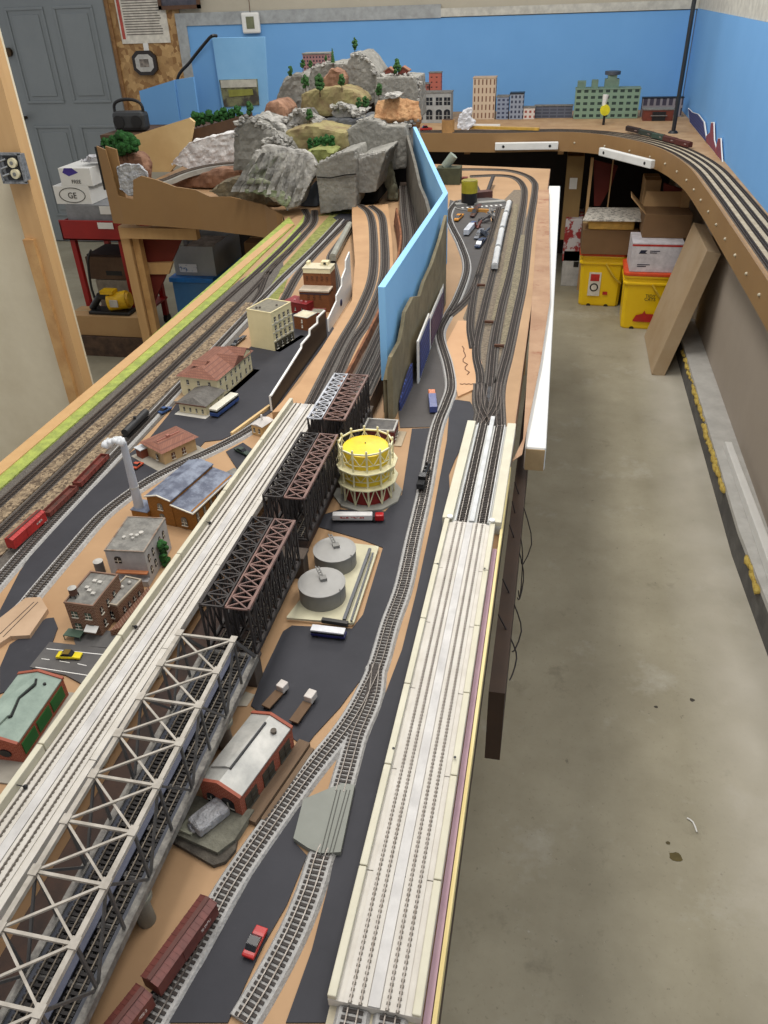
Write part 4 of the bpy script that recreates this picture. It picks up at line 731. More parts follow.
# ---------------------------------------------------------------- gas holder
c=at(368,494); g=thing('gas_holder','yellow and red gas holder with cream ring walkways and columns','tank',c)
ivory=M('ivory_plastic',(236,228,186),.5); yl=M('gas_yellow',(240,206,40),.5); rd=M('gas_red',(140,28,24),.5)
def ngon(r,n=12,ph=0): return [(r*math.cos(2*math.pi*k/n+ph),r*math.sin(2*math.pi*k/n+ph)) for k in range(n)]
MB().prism(ngon(.062,10,.3),0,.004).build('base_slab',M('gas_base',(150,148,138),.8,(136,134,126),30),g); MB().tube((0,0,.004),(0,0,.036),.043,n=40).build('red_drum',rd,g); MB().tube((0,0,.036),(0,0,.068),.0405,n=40).build('lower_yellow_drum',yl,g); MB().tube((0,0,.068),(0,0,.099),.0395,n=40).build('upper_yellow_drum',yl,g); MB().tube((0,0,.099),(0,0,.104),.0395,.003,n=40).build('domed_top',yl,g); MB().ball((0,0,.105),.0014,n=8).build('top_vent',blk,g)
def ring(r0,r1,z0,z1,n=12):
    q=MB();a_=ngon(r0,n,.26);b_=ngon(r1,n,.26);vs=[(x,y,z0) for x,y in a_]+[(x,y,z0) for x,y in b_]+[(x,y,z1) for x,y in a_]+[(x,y,z1) for x,y in b_];fs=[]
    for k in range(n):
        j=(k+1)%n;fs+=[(k,n+k,n+j,j)[::-1],(2*n+k,2*n+j,3*n+j,3*n+k)[::-1],(n+k,3*n+k,3*n+j,n+j)[::-1],(k,j,2*n+j,2*n+k)[::-1]]
    return q.add(vs,fs)
for z in (.038,.070): ring(.040,.0555,z,z+.0022).build('ring_walkway',ivory,g)
ring(.0460,.0485,.105,.1075).build('top_ring',ivory,g)
for k in range(12):
    t_=2*math.pi*k/12+.26; x,y=math.cos(t_),math.sin(t_); q=MB(); q.bar((x*.047,y*.047,.004),(x*.047,y*.047,.110),.0014); q.ball((x*.047,y*.047,.112),.0024,n=8); q.build('column',ivory,g)
for (z0,z1) in ((.004,.038),(.040,.070),(.072,.104)):
    q=MB()
    for k in range(12):
        a1,a2=2*math.pi*k/12+.26,2*math.pi*(k+1)/12+.26; p1=(math.cos(a1)*.047,math.sin(a1)*.047);p2=(math.cos(a2)*.047,math.sin(a2)*.047); mx=((p1[0]+p2[0])/2,(p1[1]+p2[1])/2)
        if z0>.03: q.bar((*p1,z1-.001),(*mx,z0+.012),.0006); q.bar((*p2,z1-.001),(*mx,z0+.012),.0006); q.bar((*p1,z0+.012),(*p2,z0+.012),.0006)
        else: q.bar((*p1,z0),(*mx,z1),.0008); q.bar((*p2,z0),(*mx,z1),.0008)
    q.build('cross_bracing',ivory,g)
# ---------------------------------------------------------------- twin tanks
sl=patch('tank_slab','cream concrete slab with kerb carrying the two grey tanks',[(287,618.5),(353,624),(378,548),(345,544)],M('cream_slab',(206,200,172),.8,(190,184,156),30),z=.004,kindcat='slab')
q=MB()
for p1,p2 in (((287,618.5),(353,624)),((353,624),(378,548))): obox(q,at(*p1,1.004),at(*p2,1.004),.003,1.0035,1.007)
q.build('kerb',M('cream_slab',(0,0,0)),sl)
q=MB(); a_,e_=at(344,620,1.01),at(370,549,1.01); q.bar(a_,e_,.0022); a_,e_=at(351,621,1.01),at(373,553,1.01); q.bar(a_,e_,.0012); q.build('pipe_run',M('dark_steel',(0,0,0)),sl); a_,e_=at(322,620,1.008),at(348,624,1.008); MB().bar(a_,e_,.003).build('dark_gutter',M('dark_rubber',(64,62,60),.7),sl)
tk=M('tank_grey',(128,126,122),.5,(118,116,112),30); tkt=M('tank_top_grey',(156,154,150),.5,(146,144,140),20)
for (px_,py_,lab) in ((321.5,581,'nearer grey oil tank with ladder hatch, closest to the camera'),(334.4,548,'farther grey oil tank with ladder hatch, beside the gas holder')):
    c=at(px_,py_,1.034); r=.0345 if py_>570 else .033; t_=thing('oil_tank',lab,'tank',(c.x,c.y,1.004),0,'grey oil tanks')
    MB().tube((0,0,0),(0,0,.0275),r,n=48).build('shell',tk,t_); MB().tube((0,0,.0275),(0,0,.0315),r,.002,n=48).build('roof',tkt,t_); MB().tube((0,0,.0265),(0,0,.028),r+.0008,n=48).build('rim',tkt,t_)
    q=MB(); q.box(-.002,.008,-.004,.006,.030,.036); q.build('hatch',tk,t_,rz=.5); q=MB()
    for s_ in (0,.005): q.bar((-.002+s_,.004,.034),(-.013+s_,.016,.044),.0008)
    for k in range(5): q.bar((-.002-k*.0024,.004+k*.0026,.034+k*.0022),(.003-k*.0024,.004+k*.0026,.034+k*.0022),.0005)
    q.build('ladder',tk,t_); MB().tube((r*.6,-r*.72,0),(r*.6,-r*.72,.02),.0012,n=8).tube((r*.9,-r*.4,0),(r*.9,-r*.4,.03),.0009,n=8).build('side_pipe',tk,t_)
# ================================================================= VEHICLES
def car(name,label,p0,p1,wid,hgt,col,cab=None,kind='car',grp=None,z0=1.0016,cat=None,col2=None):
    a_,e_=at(*p0,z0),at(*p1,z0); L=(e_-a_).length; u=(e_-a_)/L; t=thing(name,label,cat or kind,(a_+e_)/2,math.atan2(u.y,u.x),grp)
    cm=M(name+'_paint_%d_%d_%d'%col,col,.35); cab_=M('paint_%d_%d_%d'%cab,cab,.35) if cab else cm; g=M('car_glass',(30,32,38),.15)
    w=wid/2; h=hgt
    if kind=='car':
        MB().xprism([(-L/2,h*.22),(L/2,h*.22),(L/2,h*.5),(L*.28,h*.6),(-L*.42,h*.6),(-L/2,h*.55)],-w,w,ax='y').build('body',cm,t,bevel=.0008)
        MB().xprism([(L*.20,h*.58),(L*.08,h),(-L*.2,h),(-L*.34,h*.58)],-w*.86,w*.86,ax='y').build('windows',g,t); MB().box(-L*.19,L*.07,-w*.8,w*.8,h*.97,h*1.04).build('roof',cab_,t)
    elif kind=='bus':
        MB().box(-L/2,L/2,-w,w,h*.18,h*.55).build('lower_body',cm,t,bevel=.0008); MB().box(-L/2+.001,L/2-.0015,-w*.96,w*.96,h*.55,h*.78).build('windows',g,t); MB().box(-L/2,L/2-.001,-w,w,h*.78,h).build('roof',cab_,t,bevel=.0008)
    elif kind=='semi':
        MB().box(-L/2,L*.28,-w,w,h*.3,h).build('trailer',cm,t,bevel=.0015); MB().box(-L*.35,L*.12,-w-.0003,-w,h*.6,h*.78).build('red_lettering_band',M('red_lettering',(176,50,44),.5,(226,222,216),260,lo=.45,hi=.5),t); MB().box(L*.33,L/2,-w*.95,w*.95,h*.2,h*.95).build('cab',cab_,t,bevel=.002); MB().box(-L/2,L/2,-w*.5,w*.5,h*.16,h*.28).build('frame',blk,t)
    elif kind=='flat':
        MB().box(-L/2,L*.18,-w,w,h*.3,h*.45).build('flat_bed',M('truck_bed_brown',(110,84,60),.8),t); MB().box(L*.2,L/2,-w*.92,w*.92,h*.2,h).build('cab',cab_,t,bevel=.0012); MB().box(L*.42,L/2+.0002,-w*.8,w*.8,h*.6,h*.86).build('windscreen',g,t); MB().box(-L/2,L/2,-w*.4,w*.4,h*.14,h*.3).build('frame',blk,t)
    elif kind=='truck':
        MB().box(-L/2,L*.22,-w,w,h*.2,h).build('box_body',cm,t,bevel=.0006); MB().box(L*.24,L/2,-w*.92,w*.92,h*.18,h*.85).build('cab',cab_,t,bevel=.001); MB().box(L*.40,L/2+.0002,-w*.8,w*.8,h*.5,h*.74).build('windscreen',g,t)
    for sx_ in (-.32,.32):
        for sy_ in (-1,1): MB().tube((sx_*L,sy_*w*.7,h*.16),(sx_*L,sy_*(w*1.0),h*.16),h*.16,n=12).build('wheel',blk,t)
    return t
car('car','red car with black roof on the black road panel near the bottom',(248,960),(263,929),.0125,.0105,(190,34,32),(30,26,28))
car('taxi','yellow taxi on the grey street panel',(58,657),(82,658),.0115,.0105,(244,222,30),(120,96,24),cat='car')
car('bus','white and navy bus parked below the tank slab',(312,634),(346,638),.0125,.0135,(34,36,96),(228,228,232),'bus')
car('bus','blue and cream bus standing beside the cream station',(214,418),(236,401),.020,.021,(54,78,136),(226,222,204),'bus')
car('tanker_truck','white tanker truck with red cab beside the gas holder',(333,521),(384,521),.0125,.016,(226,224,222),(186,30,34),'semi',cat='truck')
car('flatbed_truck','flatbed truck with white cab, left of the pair behind the engine house',(266,710),(286,688),.0125,.0145,(110,84,60),(214,206,198),'flat',cat='truck',grp='flatbed trucks')
car('flatbed_truck','flatbed truck with white cab, right of the pair behind the engine house',(294,725),(314,697),.0125,.0145,(110,84,60),(214,206,198),'flat',cat='truck',grp='flatbed trucks')
car('delivery_truck','blue box truck with orange cab on the charcoal road panel',(433.5,414),(431.5,395),.0165,.017,(70,82,140),(204,110,56),'truck',cat='truck')
car('car','small dark green car on the road triangle behind the factory',(236,450),(249,456),.0115,.010,(44,62,50))
car('car','small orange car beside the annex of the low depot',(134,470),(142,464),.012,.010,(196,84,54))
car('pickup','small blue pickup left of the grey roofed station wing',(160,415),(171,409),.012,.012,(54,84,134),cat='truck')
car('car','dark car parked behind the tall cream block beside the mains',(233,347),(245,337),.012,.010,(50,54,58))
car('car','orange and yellow truck beside the turntable in the yard',(456,222),(462,216),.018,.018,(226,150,50))
car('pickup','white and blue van in the charcoal yard panel',(466,236),(474,226),.020,.022,(214,218,226),(60,84,130),'truck',cat='van')
car('car','dark blue car nearest the camera in the yard panel',(477,249),(484,240),.020,.018,(46,62,92))
car('car','small pale car beside the silver passenger cars in the yard',(476,240),(482,230),.017,.014,(120,124,132))
car('car','dark rusty truck behind the white and blue van',(472,218),(480,206),.018,.018,(86,52,44))
def railcar(name,label,p0,p1,col,kind='box',wid=.0165,hgt=.022,z0=1.0075,grp=None,segs=1):
    a_,e_=at(*p0,z0),at(*p1,z0); L=(e_-a_).length; u=(e_-a_)/L; t=thing(name,label,'train car',(a_+e_)/2,math.atan2(u.y,u.x),grp); cm=M('railcar_%d_%d_%d'%col,col,.55,tuple(int(v*.8) for v in col),70); w=wid/2; h=hgt
    if kind=='box':
        MB().box(-L/2,L/2,-w,w,.003,h*.86).build('body',cm,t,bevel=.0004); q=MB(); q.xprism([(-w-.0004,h*.86),(0,h),(w+.0004,h*.86)],-L/2,L/2); 
        n=14; 
        for k in range(n+1): x=-L/2+k*L/n; q.xprism([(-w-.0006,h*.87),(0,h*1.012),(w+.0006,h*.87)],x-.0004,x+.0004)
        q.build('roof',cm,t); MB().box(-L/2,L/2,-.0022,.0022,h*1.0,h*1.03).build('roof_walk',M('railcar_walk',(92,52,44),.7),t)
        for s_ in (-1,1):
            MB().box(-L*.1,L*.1,min(s_*w,s_*(w+.0006)),max(s_*w,s_*(w+.0006)),.004,h*.82).build('sliding_door',cm,t)
            MB().box(L*.2,L*.36,min(s_*w,s_*(w+.0004)),max(s_*w,s_*(w+.0004)),h*.45,h*.58).build('white_marking',M('white_marking',(206,196,190),.6,tuple(col),400,lo=.45,hi=.55),t)
    elif kind=='gondola':
        q=MB(); q.box(-L/2,L/2,-w,w,.003,.005); q.box(-L/2,L/2,-w,-w+.0012,.005,h*.55); q.box(-L/2,L/2,w-.0012,w,.005,h*.55); q.box(-L/2,-L/2+.0012,-w,w,.005,h*.55); q.box(L/2-.0012,L/2,-w,w,.005,h*.55)
        for k in range(9):
            x=-L/2+k*L/8
            for s_ in (-1,1): q.box(x-.0005,x+.0005,min(s_*w,s_*(w+.0007)),max(s_*w,s_*(w+.0007)),.003,h*.55)
        q.build('body',cm,t); MB().box(-L/2+.002,L/2-.002,-w+.002,w-.002,.005,h*.34).build('load',M('load_%d'%col[0],tuple(int(v*.85) for v in col),.9,(60,44,36),80,.5),t)
    elif kind=='tank':
        MB().tube((-L/2,0,h*.55),(L/2,0,h*.55),w*.95,n=20).build('tank_barrel',cm,t); MB().tube((0,0,h*.9),(0,0,h*1.15),w*.35,n=14).build('dome',cm,t); MB().box(-L/2,L/2,-w*.8,w*.8,.002,.004).build('frame',blk,t); MB().ball((L*.44,0,h*.6),w*.75,n=10).build('white_end',white,t)
    elif kind=='coach':
        MB().box(-L/2,L/2,-w,w,.003,h*.7).build('body',cm,t,bevel=.001); MB().box(-L/2+.002,L/2-.002,-w-.0003,w+.0003,h*.38,h*.58).build('window_band',M('car_glass',(0,0,0)),t); MB().xprism([(-w,h*.7),(-w*.7,h*.9),(0,h),(w*.7,h*.9),(w,h*.7)],-L/2,L/2).build('roof',M('coach_roof_%d'%col[0],tuple(min(255,v+10) for v in col),.4),t)
    for sx_ in (-.34,.34):
        q=MB(); q.box(sx_*L-.0065,sx_*L+.0065,-.006,.006,.0,.003)
        for dx in (-.004,.004):
            for s_ in (-1,1): q.tube((sx_*L+dx,s_*.0045,.0022),(sx_*L+dx,s_*.0058,.0022),.0022,n=10)
        q.build('bogie',blk,t)
    MB().box(-L/2-.003,-L/2,-.0008,.0008,.003,.0045).build('coupler',blk,t); MB().box(L/2,L/2+.003,-.0008,.0008,.003,.0045).build('coupler',blk,t)
    return t
railcar('boxcar','brown boxcar with ribbed roof, complete one of the pair at bottom left',(154,993),(212,911),(112,56,48),wid=.0195,hgt=.025)
railcar('boxcar','brown boxcar cut by the bottom edge of the view',(94,1072),(149,1001),(112,56,48),wid=.0195,hgt=.025)
railcar('boxcar','bright red boxcar on the siding at the left edge',(12,550),(44,521),(186,46,42),hgt=.024)
railcar('gondola_car','reddish brown gondola coupled directly behind the red boxcar',(47,518),(75,491),(124,66,56),'gondola')
railcar('gondola_car','reddish brown gondola coupled in front of the white smoke',(78,488),(106,459),(132,62,52),'gondola')
railcar('tank_car','black tank car with a white end standing before the station wing',(126,438),(147,417),(40,40,42),'tank')
railcar('passenger_car','grey passenger car with dark end on the siding below the tunnel rock',(333,262),(350,229),(150,150,138),'coach',hgt=.028,wid=.022)
for k,(p0,p1) in enumerate((((494.5,270),(497.5,253)),((498,251),(501.5,234)),((502,232),(505.5,218)),((506,216.5),(509,206)))):
    railcar('passenger_car','silver passenger car in the yard train, '+['nearest the camera with dark nose','second from the near end','third from the near end','furthest from the camera'][k],p0,p1,(206,206,204),'coach',hgt=.024,wid=.02,grp='silver yard train')
# small steam locomotive
a_,e_=at(420,491,1.0075),at(428,469,1.0075); L=(e_-a_).length; u=(e_-a_)/L
t=thing('steam_locomotive','small black steam locomotive on the single grey track beside the gas holder','locomotive',(a_+e_)/2,math.atan2(u.y,u.x))
MB().tube((-L*.1,0,.011),(L*.45,0,.011),.0052,n=18).build('boiler',blk,t); MB().box(-L*.28,-L*.08,-.007,.007,.004,.020).build('cab',blk,t,bevel=.0006); MB().box(-L*.5,-L*.3,-.0065,.0065,.004,.014).build('tender',M('coal_black',(34,34,36),.8,(16,16,18),90,.6),t)
for x,r,z in ((.36,.0018,.022),(.2,.0022,.019),(.05,.002,.019)): MB().tube((L*x,0,.014),(L*x,0,z),r,n=10).build('smokestack' if x>.3 else 'dome',blk,t)
for x in (-.42,-.34,-.1,.08,.24,.4):
    for s_ in (-1,1): MB().tube((L*x,s_*.0045,.003),(L*x,s_*.0062,.003),.003,n=12).build('wheel',M('wheel_steel',(70,70,72),.4,metal=.5),t)
# turntable and yard clutter
c=at(480,205); tt=thing('turntable','grey turntable with bridge in the far yard','turntable',c); MB().tube((0,0,0),(0,0,.004),.12,n=40).build('pit_ring',M('turntable_grey',(136,132,126),.7,(112,108,104),30),tt); MB().tube((0,0,.004),(0,0,.0052),.11,n=40).build('pit',M('pit_dark',(92,88,86),.8,(70,68,66),20),tt); MB().box(-.105,.105,-.016,.016,.0052,.012).build('bridge',M('bridge_grey',(150,148,142),.6),tt,rz=.35)
q=MB()
for k in range(9): q.box(-.09+k*.02,-.082+k*.02,-.06,-.045,.0053,.0062)
q.build('striped_deck',white,tt,rz=.35)
c=at(469,205); cn=thing('paint_can','small dark can with yellow label standing at the turntable','can',c); MB().tube((0,0,0),(0,0,.05),.033,n=24).build('body',blk,cn); MB().tube((0,0,.05),(0,0,.095),.0335,n=24).build('yellow_label',M('can_yellow',(186,172,40),.5),cn); MB().tube((0,0,.095),(0,0,.098),.031,n=24).build('lid',M('can_lid',(150,140,60),.4),cn)
for k,(p0,p1,hh) in enumerate((((479,195),(473,182),.02),((487,196),(493,178),.02))):
    a_,e_=at(*p0),at(*p1,1.03); o=MB().tube((a_.x,a_.y,1.012),(e_.x,e_.y,1.035),.009,n=10).build('roll_tube',M('dark_roll',(60,54,52),.6)); tag(o,['dark rod leaning left behind the turntable','dark rod leaning right behind the turntable'][k],'rod')
c=at(482,198); o=MB().box(-.05,.04,-.02,.02,0,.028).build('machine_body',M('dark_rust',(86,50,44),.7),None,c,rz=.5); tag(o,'dark rusty crane wagon beside the yellow can','wagon'); 
c=at(449,183); bc=thing('green_house_model','dark olive model structure with pale tubes at the far left yard corner','structure',c); MB().box(-.055,.055,-.04,.04,0,.07).build('body',M('olive_dark',(74,78,56),.7,(58,62,44),30),bc); MB().tube((-.02,0,.07),(.02,0,.12),.02,n=12).build('pale_tube',M('pale_green_metal',(150,160,146),.5),bc); MB().box(.06,.085,-.01,.02,0,.025).build('red_box',M('red_house_dark',(110,44,40),.7),bc)
c=at(480,212); o=MB().box(-.05,.05,-.006,.006,0,.012).build('pencil_bar',M('orange_wood',(206,148,70),.6),None,c,rz=-.1); tag(o,'short orange wooden bar lying by the turntable edge','bar')
for k,(x,y,s_,col) in enumerate(((486,222,.03,(88,84,84)),(492,216,.025,(130,128,126)),(476,228,.02,(104,52,44)),(484,236,.022,(74,80,92)))):
    c=at(x,y); q=MB()
    for j in range(7): q.bar((R_.uniform(-s_,s_),R_.uniform(-s_,s_),.003),(R_.uniform(-s_,s_),R_.uniform(-s_,s_),.012+R_.random()*.012),.003)
    o=q.build('scrap_pile',M('scrap_%d'%k,col,.7),None,c); tag(o,['dark heap of model parts beside the silver train','pale heap of model parts right of the turntable','rusty heap of model parts by the white van','slate heap of model parts near the blue car'][k],'scrap',kind='stuff')
# ================================================================= DIVIDER
zt=1.272
def wallboard(name,label,P,m,parent=None,th=.012,cat='board'):
    q=MB(); vs=[]
    n=len(P)
    for s_ in (0,1):
        for i,(x,y,z0,z1) in enumerate(P):
            a_=P[max(0,i-1)];b_=P[min(n-1,i+1)];d=Vector((b_[0]-a_[0],b_[1]-a_[1],0)).normalized();nr=Vector((d.y,-d.x,0))*th*s_
            vs+=[(x+nr.x,y+nr.y,z0),(x+nr.x,y+nr.y,z1)]
    fs=[]
    for i in range(n-1):
        a_=2*i;b_=2*n+a_; fs+=[(a_,a_+1,a_+3,a_+2),(b_,b_+2,b_+3,b_+1),(a_+1,b_+1,b_+3,a_+3),(a_,a_+2,b_+2,b_)]
    fs+=[(0,2*n,2*n+1,1),(2*n-2,2*n-1,4*n-1,4*n-2)]
    o=q.add(vs,fs).build(name,m,parent)
    if label: tag(o,label,cat)
    return o
a_=at(378,287,zt); b_=at(443,193,zt); c_=at(413,127,zt)
dv=wallboard('divider_board','light blue foam backdrop dividing the yard from the climbing tracks',[(a_.x,a_.y,1.075,zt),(b_.x,b_.y,1.075,zt),(c_.x,c_.y,1.06,zt)],lightblue,th=.014)
wallboard('board_base',None,[(a_.x+.002,a_.y+.002,.9997,1.0748),(b_.x,b_.y,.9997,1.0748),(c_.x,c_.y,.9997,1.0598)],blk,dv,th=.01)
# painted hill silhouettes on the yard side (board of their own)
def lerp(p,q_,t): return (p.x+(q_.x-p.x)*t,p.y+(q_.y-p.y)*t)
olive=M('painted_hill_olive',(134,122,94),.85,(108,98,74),16,.2)
def onplane(px_,A_,B_):
    r=ray(*px_); d_=Vector((B_[0]-A_[0],B_[1]-A_[1],0)); nr=Vector((d_.y,-d_.x,0)).normalized(); t=(Vector((A_[0],A_[1],0)).dot(nr))/(r.dot(nr)); return r*t+Vector((0,0,HC))
A_=(a_.x+.024,a_.y);B_=(b_.x+.024,b_.y); P=[(A_[0],A_[1]+.03,.9997,1.03)]
for px_ in ((387,380),(388,357),(397,341),(400,326),(402,312),(410,297),(417,296),(421,282),(429,265),(438,238),(444,215)):
    v=onplane(px_,A_,B_); P.append((v.x,v.y,.9997,v.z))
wallboard('hill_silhouette','olive brown painted hill silhouette along the yard side of the blue divider',P,olive,th=.008)
P=[(lerp(b_,c_,t_)[0]-.022,lerp(b_,c_,t_)[1],1.02,1+hh) for t_,hh in ((0.02,.18),(.2,.2),(.4,.19),(.6,.22),(.8,.235),(1,.25))]; wallboard('hill_silhouette','grey brown rock silhouette on the tunnel side of the blue divider',P,M('painted_rock_grey',(112,108,98),.85,(84,80,72),20,.3),th=-.01)
# printed flats
night=brickmat('night_city_print',(78,98,168),(60,76,140),(44,50,96),1,.012,.014,.0035,off=0); purp=brickmat('purple_city_print',(116,84,104),(100,72,90),(74,56,74),1,.012,.014,.003,off=0)
def flat(label,pb,pt,qb,qt,m,steps=None):
    B0=at(*pb);T0=aty(*pt,B0.y);B1=at(*qb);T1=aty(*qt,B1.y); t=thing('printed_city_flat',label,'backdrop')
    wallboard('white_edge',None,[(B0.x,B0.y,1.0003,T0.z),(B1.x,B1.y,1.0003,T1.z)],white,t,th=.004)
    d=(B1-B0); wallboard('printed_face',None,[(B0.x+.0052+d.x*.08,B0.y+d.y*.08,1.008,T0.z-.008),(B0.x+.0052+d.x*.95,B0.y+d.y*.95,1.008,T1.z-.008)],m,t,th=.0008); return t
flat('dark blue printed city flat with white edge, nearest in the yard',(417,384),(410,341),(428,352),(423,313),night)
flat('purple printed city flat with white edge, right behind the dark blue one',(428,352),(423,319),(441,318),(435,288),purp)
flat('narrow purple printed flat with white edge furthest along the yard divider',(441,318),(435,292),(444,290),(442,262),purp)
B0=at(398,425);P=[(B0.x,B0.y,1.0,1.03)]
P=[(-.294,1.47,1.0,1.02),(-.292,1.51,1.0,1.04),(-.291,1.56,1.0,1.052),(-.290,1.60,1.0,1.055)]
wallboard('printed_city_flat','low dark blue printed flat beside the black base of the divider',P,night,th=.004,cat='backdrop')
# black skyline board (left)
s0=at(272,411);s1=at(308,364);s2=at(326,337)
def zat(px_,p): return aty(*px_,p.y).z
sk=thing('skyline_flat','black backed skyline cutout with white stepped edge beside the tall cream block','backdrop')
pr=[(0,1.035),(.3,1.045),(.52,1.053),(.53,1.06),(.68,1.058),(.69,1.07),(.84,1.062),(.85,1.075),(1,1.07)]
PP=[]
for t_,z_ in pr: PP.append((s0.x+(s2.x-s0.x)*t_,s0.y+(s2.y-s0.y)*t_,1.0,z_))
wallboard('black_face',None,PP,blk,sk,th=.003); wallboard('white_cut_edge',None,[(x-.001,y,z1-.0005,z1+.0025) for x,y,z0,z1 in PP],white,sk,th=.005); MB().bar((s0.x,s0.y-.001,1.0),(s0.x,s0.y-.001,1.037),.0018).build('white_end_edge',white,sk)
s3=at(328,332);s4=at(351,296)
sk=thing('skyline_flat','white faced skyline cutout with stepped top beside the stepped brown block','backdrop')
wallboard('white_face',None,[(s3.x+(s4.x-s3.x)*t_,s3.y+(s4.y-s3.y)*t_,1.0,z_) for t_,z_ in ((0,1.036),(.35,1.05),(.36,1.064),(.6,1.07),(.62,1.088),(.8,1.10),(.82,1.12),(1,1.13))],white,sk,th=.004)
MB().ball((s3.x+(s4.x-s3.x)*.5+.005,s3.y+(s4.y-s3.y)*.5,1.03),.010,sx=.25).build('dark_hole',M('dark_spot',(50,48,80),.6),sk)
# ================================================================= MOUNTAIN
tx=bpy.data.textures.new('rock_clouds','CLOUDS'); tx.noise_scale=.09; tx.noise_depth=4
tv=bpy.data.textures.new('rock_cells','VORONOI'); tv.noise_scale=.06; tv.weight_1=-1; tv.weight_2=1
ts_=bpy.data.textures.new('rock_fine','CLOUDS'); ts_.noise_scale=.02; ts_.noise_depth=2
mt=thing('model_mountain','grey rocky model mountain with tunnel blocks and green terraces at the far end of the table','mountain',(0,0,0))
def rock(name,pts,Y,dep,m,vox=.012,disp=.03,lean=0,parent=mt,label=None,fine=.006,tex=None):
    q=[aty(x,y,Y) for x,y in pts]
    for v in q: v.z=max(v.z,1.0008)
    zb=min(v.z for v in q)
    mb=MB(); n=len(q); a=sum(q[i].x*q[(i+1)%n].z-q[(i+1)%n].x*q[i].z for i in range(n))
    if a<0: q=q[::-1]
    f=[(v.x,v.y+(v.z-zb)*lean,v.z) for v in q]; cx_=sum(v.x for v in q)/n; cz_=sum(v.z for v in q)/n
    bk=[(cx_+(v.x-cx_)*.9,v.y+dep,max(zb,cz_+(v.z-cz_)*.93)) for v in q]
    mb.add(f+bk,[tuple(range(n)),tuple(range(n,2*n))[::-1]]+[(i,n+i,n+(i+1)%n,(i+1)%n) for i in range(n)])
    o=mb.build(name,m,parent)
    r=o.modifiers.new('r','REMESH'); r.mode='VOXEL'; r.voxel_size=vox
    if disp: d_=o.modifiers.new('d','DISPLACE'); d_.texture=tex or tx; d_.strength=disp; d_.mid_level=.5; d_.texture_coords='GLOBAL'
    if fine: d_=o.modifiers.new('e','DISPLACE'); d_.texture=ts_; d_.strength=fine*2; d_.mid_level=.5; d_.texture_coords='GLOBAL'
    if label: o['label']=label
    return o
RK=lambda *a,**k: rock(*a,**k)
rock('tunnel_block',[(316,170),(317,164),(340,153),(354,150),(356,160),(356,209),(320,214)],3.16,.24,rockm,.006,.006,fine=.003)
rock('overhang_block',[(354,160),(372,155),(387,151),(381,168),(376,192),(357,194)],3.22,.30,rockm,.006,.006,fine=.003)
rock('back_cliff',[(345,152),(347,130),(363,119),(377,121),(383,126),(405,126),(411,148),(406,168),(377,173),(357,172)],3.5,.35,rockm,.006,.006,fine=.003)
rock('ribbed_slab',[(231,192),(243,168),(256,148),(270,150),(284,154),(297,153),(307,160),(315,173),(306,190),(298,208),(286,211),(274,198),(252,194)],3.14,.14,rockl,.008,.012,lean=.45,fine=.005)
for k in range(8):
    rb_=MB(); x=259+k*7.2; N_=7; prev=None; hw=R_.uniform(.009,.014)
    for i_ in range(N_+1):
        t_=i_/N_; c_=aty(x-2-t_*(24-k*1.8)+R_.uniform(-.8,.8),151+abs(k-3)*1.2+t_*(38+k*1.2),3.235-.115*t_); w_=hw*R_.uniform(.7,1.2)
        cur=[c_+Vector((-w_*1.2,.02,0)),c_+Vector((-w_*.1,-.026-R_.random()*.008,.008)),c_+Vector((w_,.02,0))]
        if prev: rb_.add(prev+cur,[(0,1,4,3),(1,2,5,4),(2,0,3,5)]+([(0,2,1)] if i_==1 else [])+([(3,4,5)] if i_==N_ else []))
        prev=cur
    o=rb_.build('rock_rib',rockl,mt); o.data.materials.clear(); o.data.materials.append(rockl)
rock('shadow_portal',[(297,208),(308,190),(317,178),(320,214),(308,212)],3.3,.25,M('portal_shadow_tone',(74,82,92),.85),.014,.004,fine=0)  # shadow between the rocks is put into the blue-grey colour
rock('left_cliff',[(232,172),(232,140),(238,122),(247,117),(262,124),(275,134),(293,140),(300,156),(280,165),(255,172)],3.42,.3,rockm,.014,.035)
rock('pale_crag',[(240,130),(246,116),(258,112),(270,116),(284,124),(295,136),(290,146),(262,142)],3.5,.25,rockl,.012,.05,tex=tv)
rock('red_brown_slope',[(262,112),(266,102),(278,101),(287,110),(286,120),(270,121)],3.7,.2,brownr,.014,.012)
rock('left_peak',[(274,112),(275,96),(281,80),(290,76),(298,71),(305,79),(306,96),(302,112)],3.95,.35,rockm,.016,.05)
rock('main_peak',[(306,100),(306,80),(313,67),(330,63),(347,64),(352,53),(358,52),(366,58),(377,74),(380,100),(366,108),(330,104)],4.02,.35,rockm,.006,.014,fine=.003)
rock('right_cliff',[(374,106),(376,78),(390,76),(417,77),(419,122),(404,128),(380,122)],3.95,.3,rockm,.006,.006,fine=.003)
rock('tan_terrace',[(300,112),(301,94),(315,89),(335,87),(352,90),(362,97),(368,104),(350,112),(340,118),(310,116)],3.8,.2,greenr,.014,.012)
rock('brown_dome',[(321,92),(323,78),(331,68),(339,71),(344,80),(342,90),(330,93)],3.9,.14,brownr,.012,.012)
rock('grey_ledge',[(330,112),(335,103),(350,107),(366,112),(352,122),(336,122)],3.72,.2,rockl,.012,.015)
rock('white_rubble',[(281,126),(284,114),(294,107),(304,108),(312,118),(322,122),(320,132),(300,134)],3.62,.2,rockl,.012,.05,tex=tv)
rock('middle_terrace',[(284,150),(284,132),(296,128),(315,126),(330,130),(345,132),(348,152),(330,156),(316,168),(300,164)],3.45,.25,greenr,.014,.010)
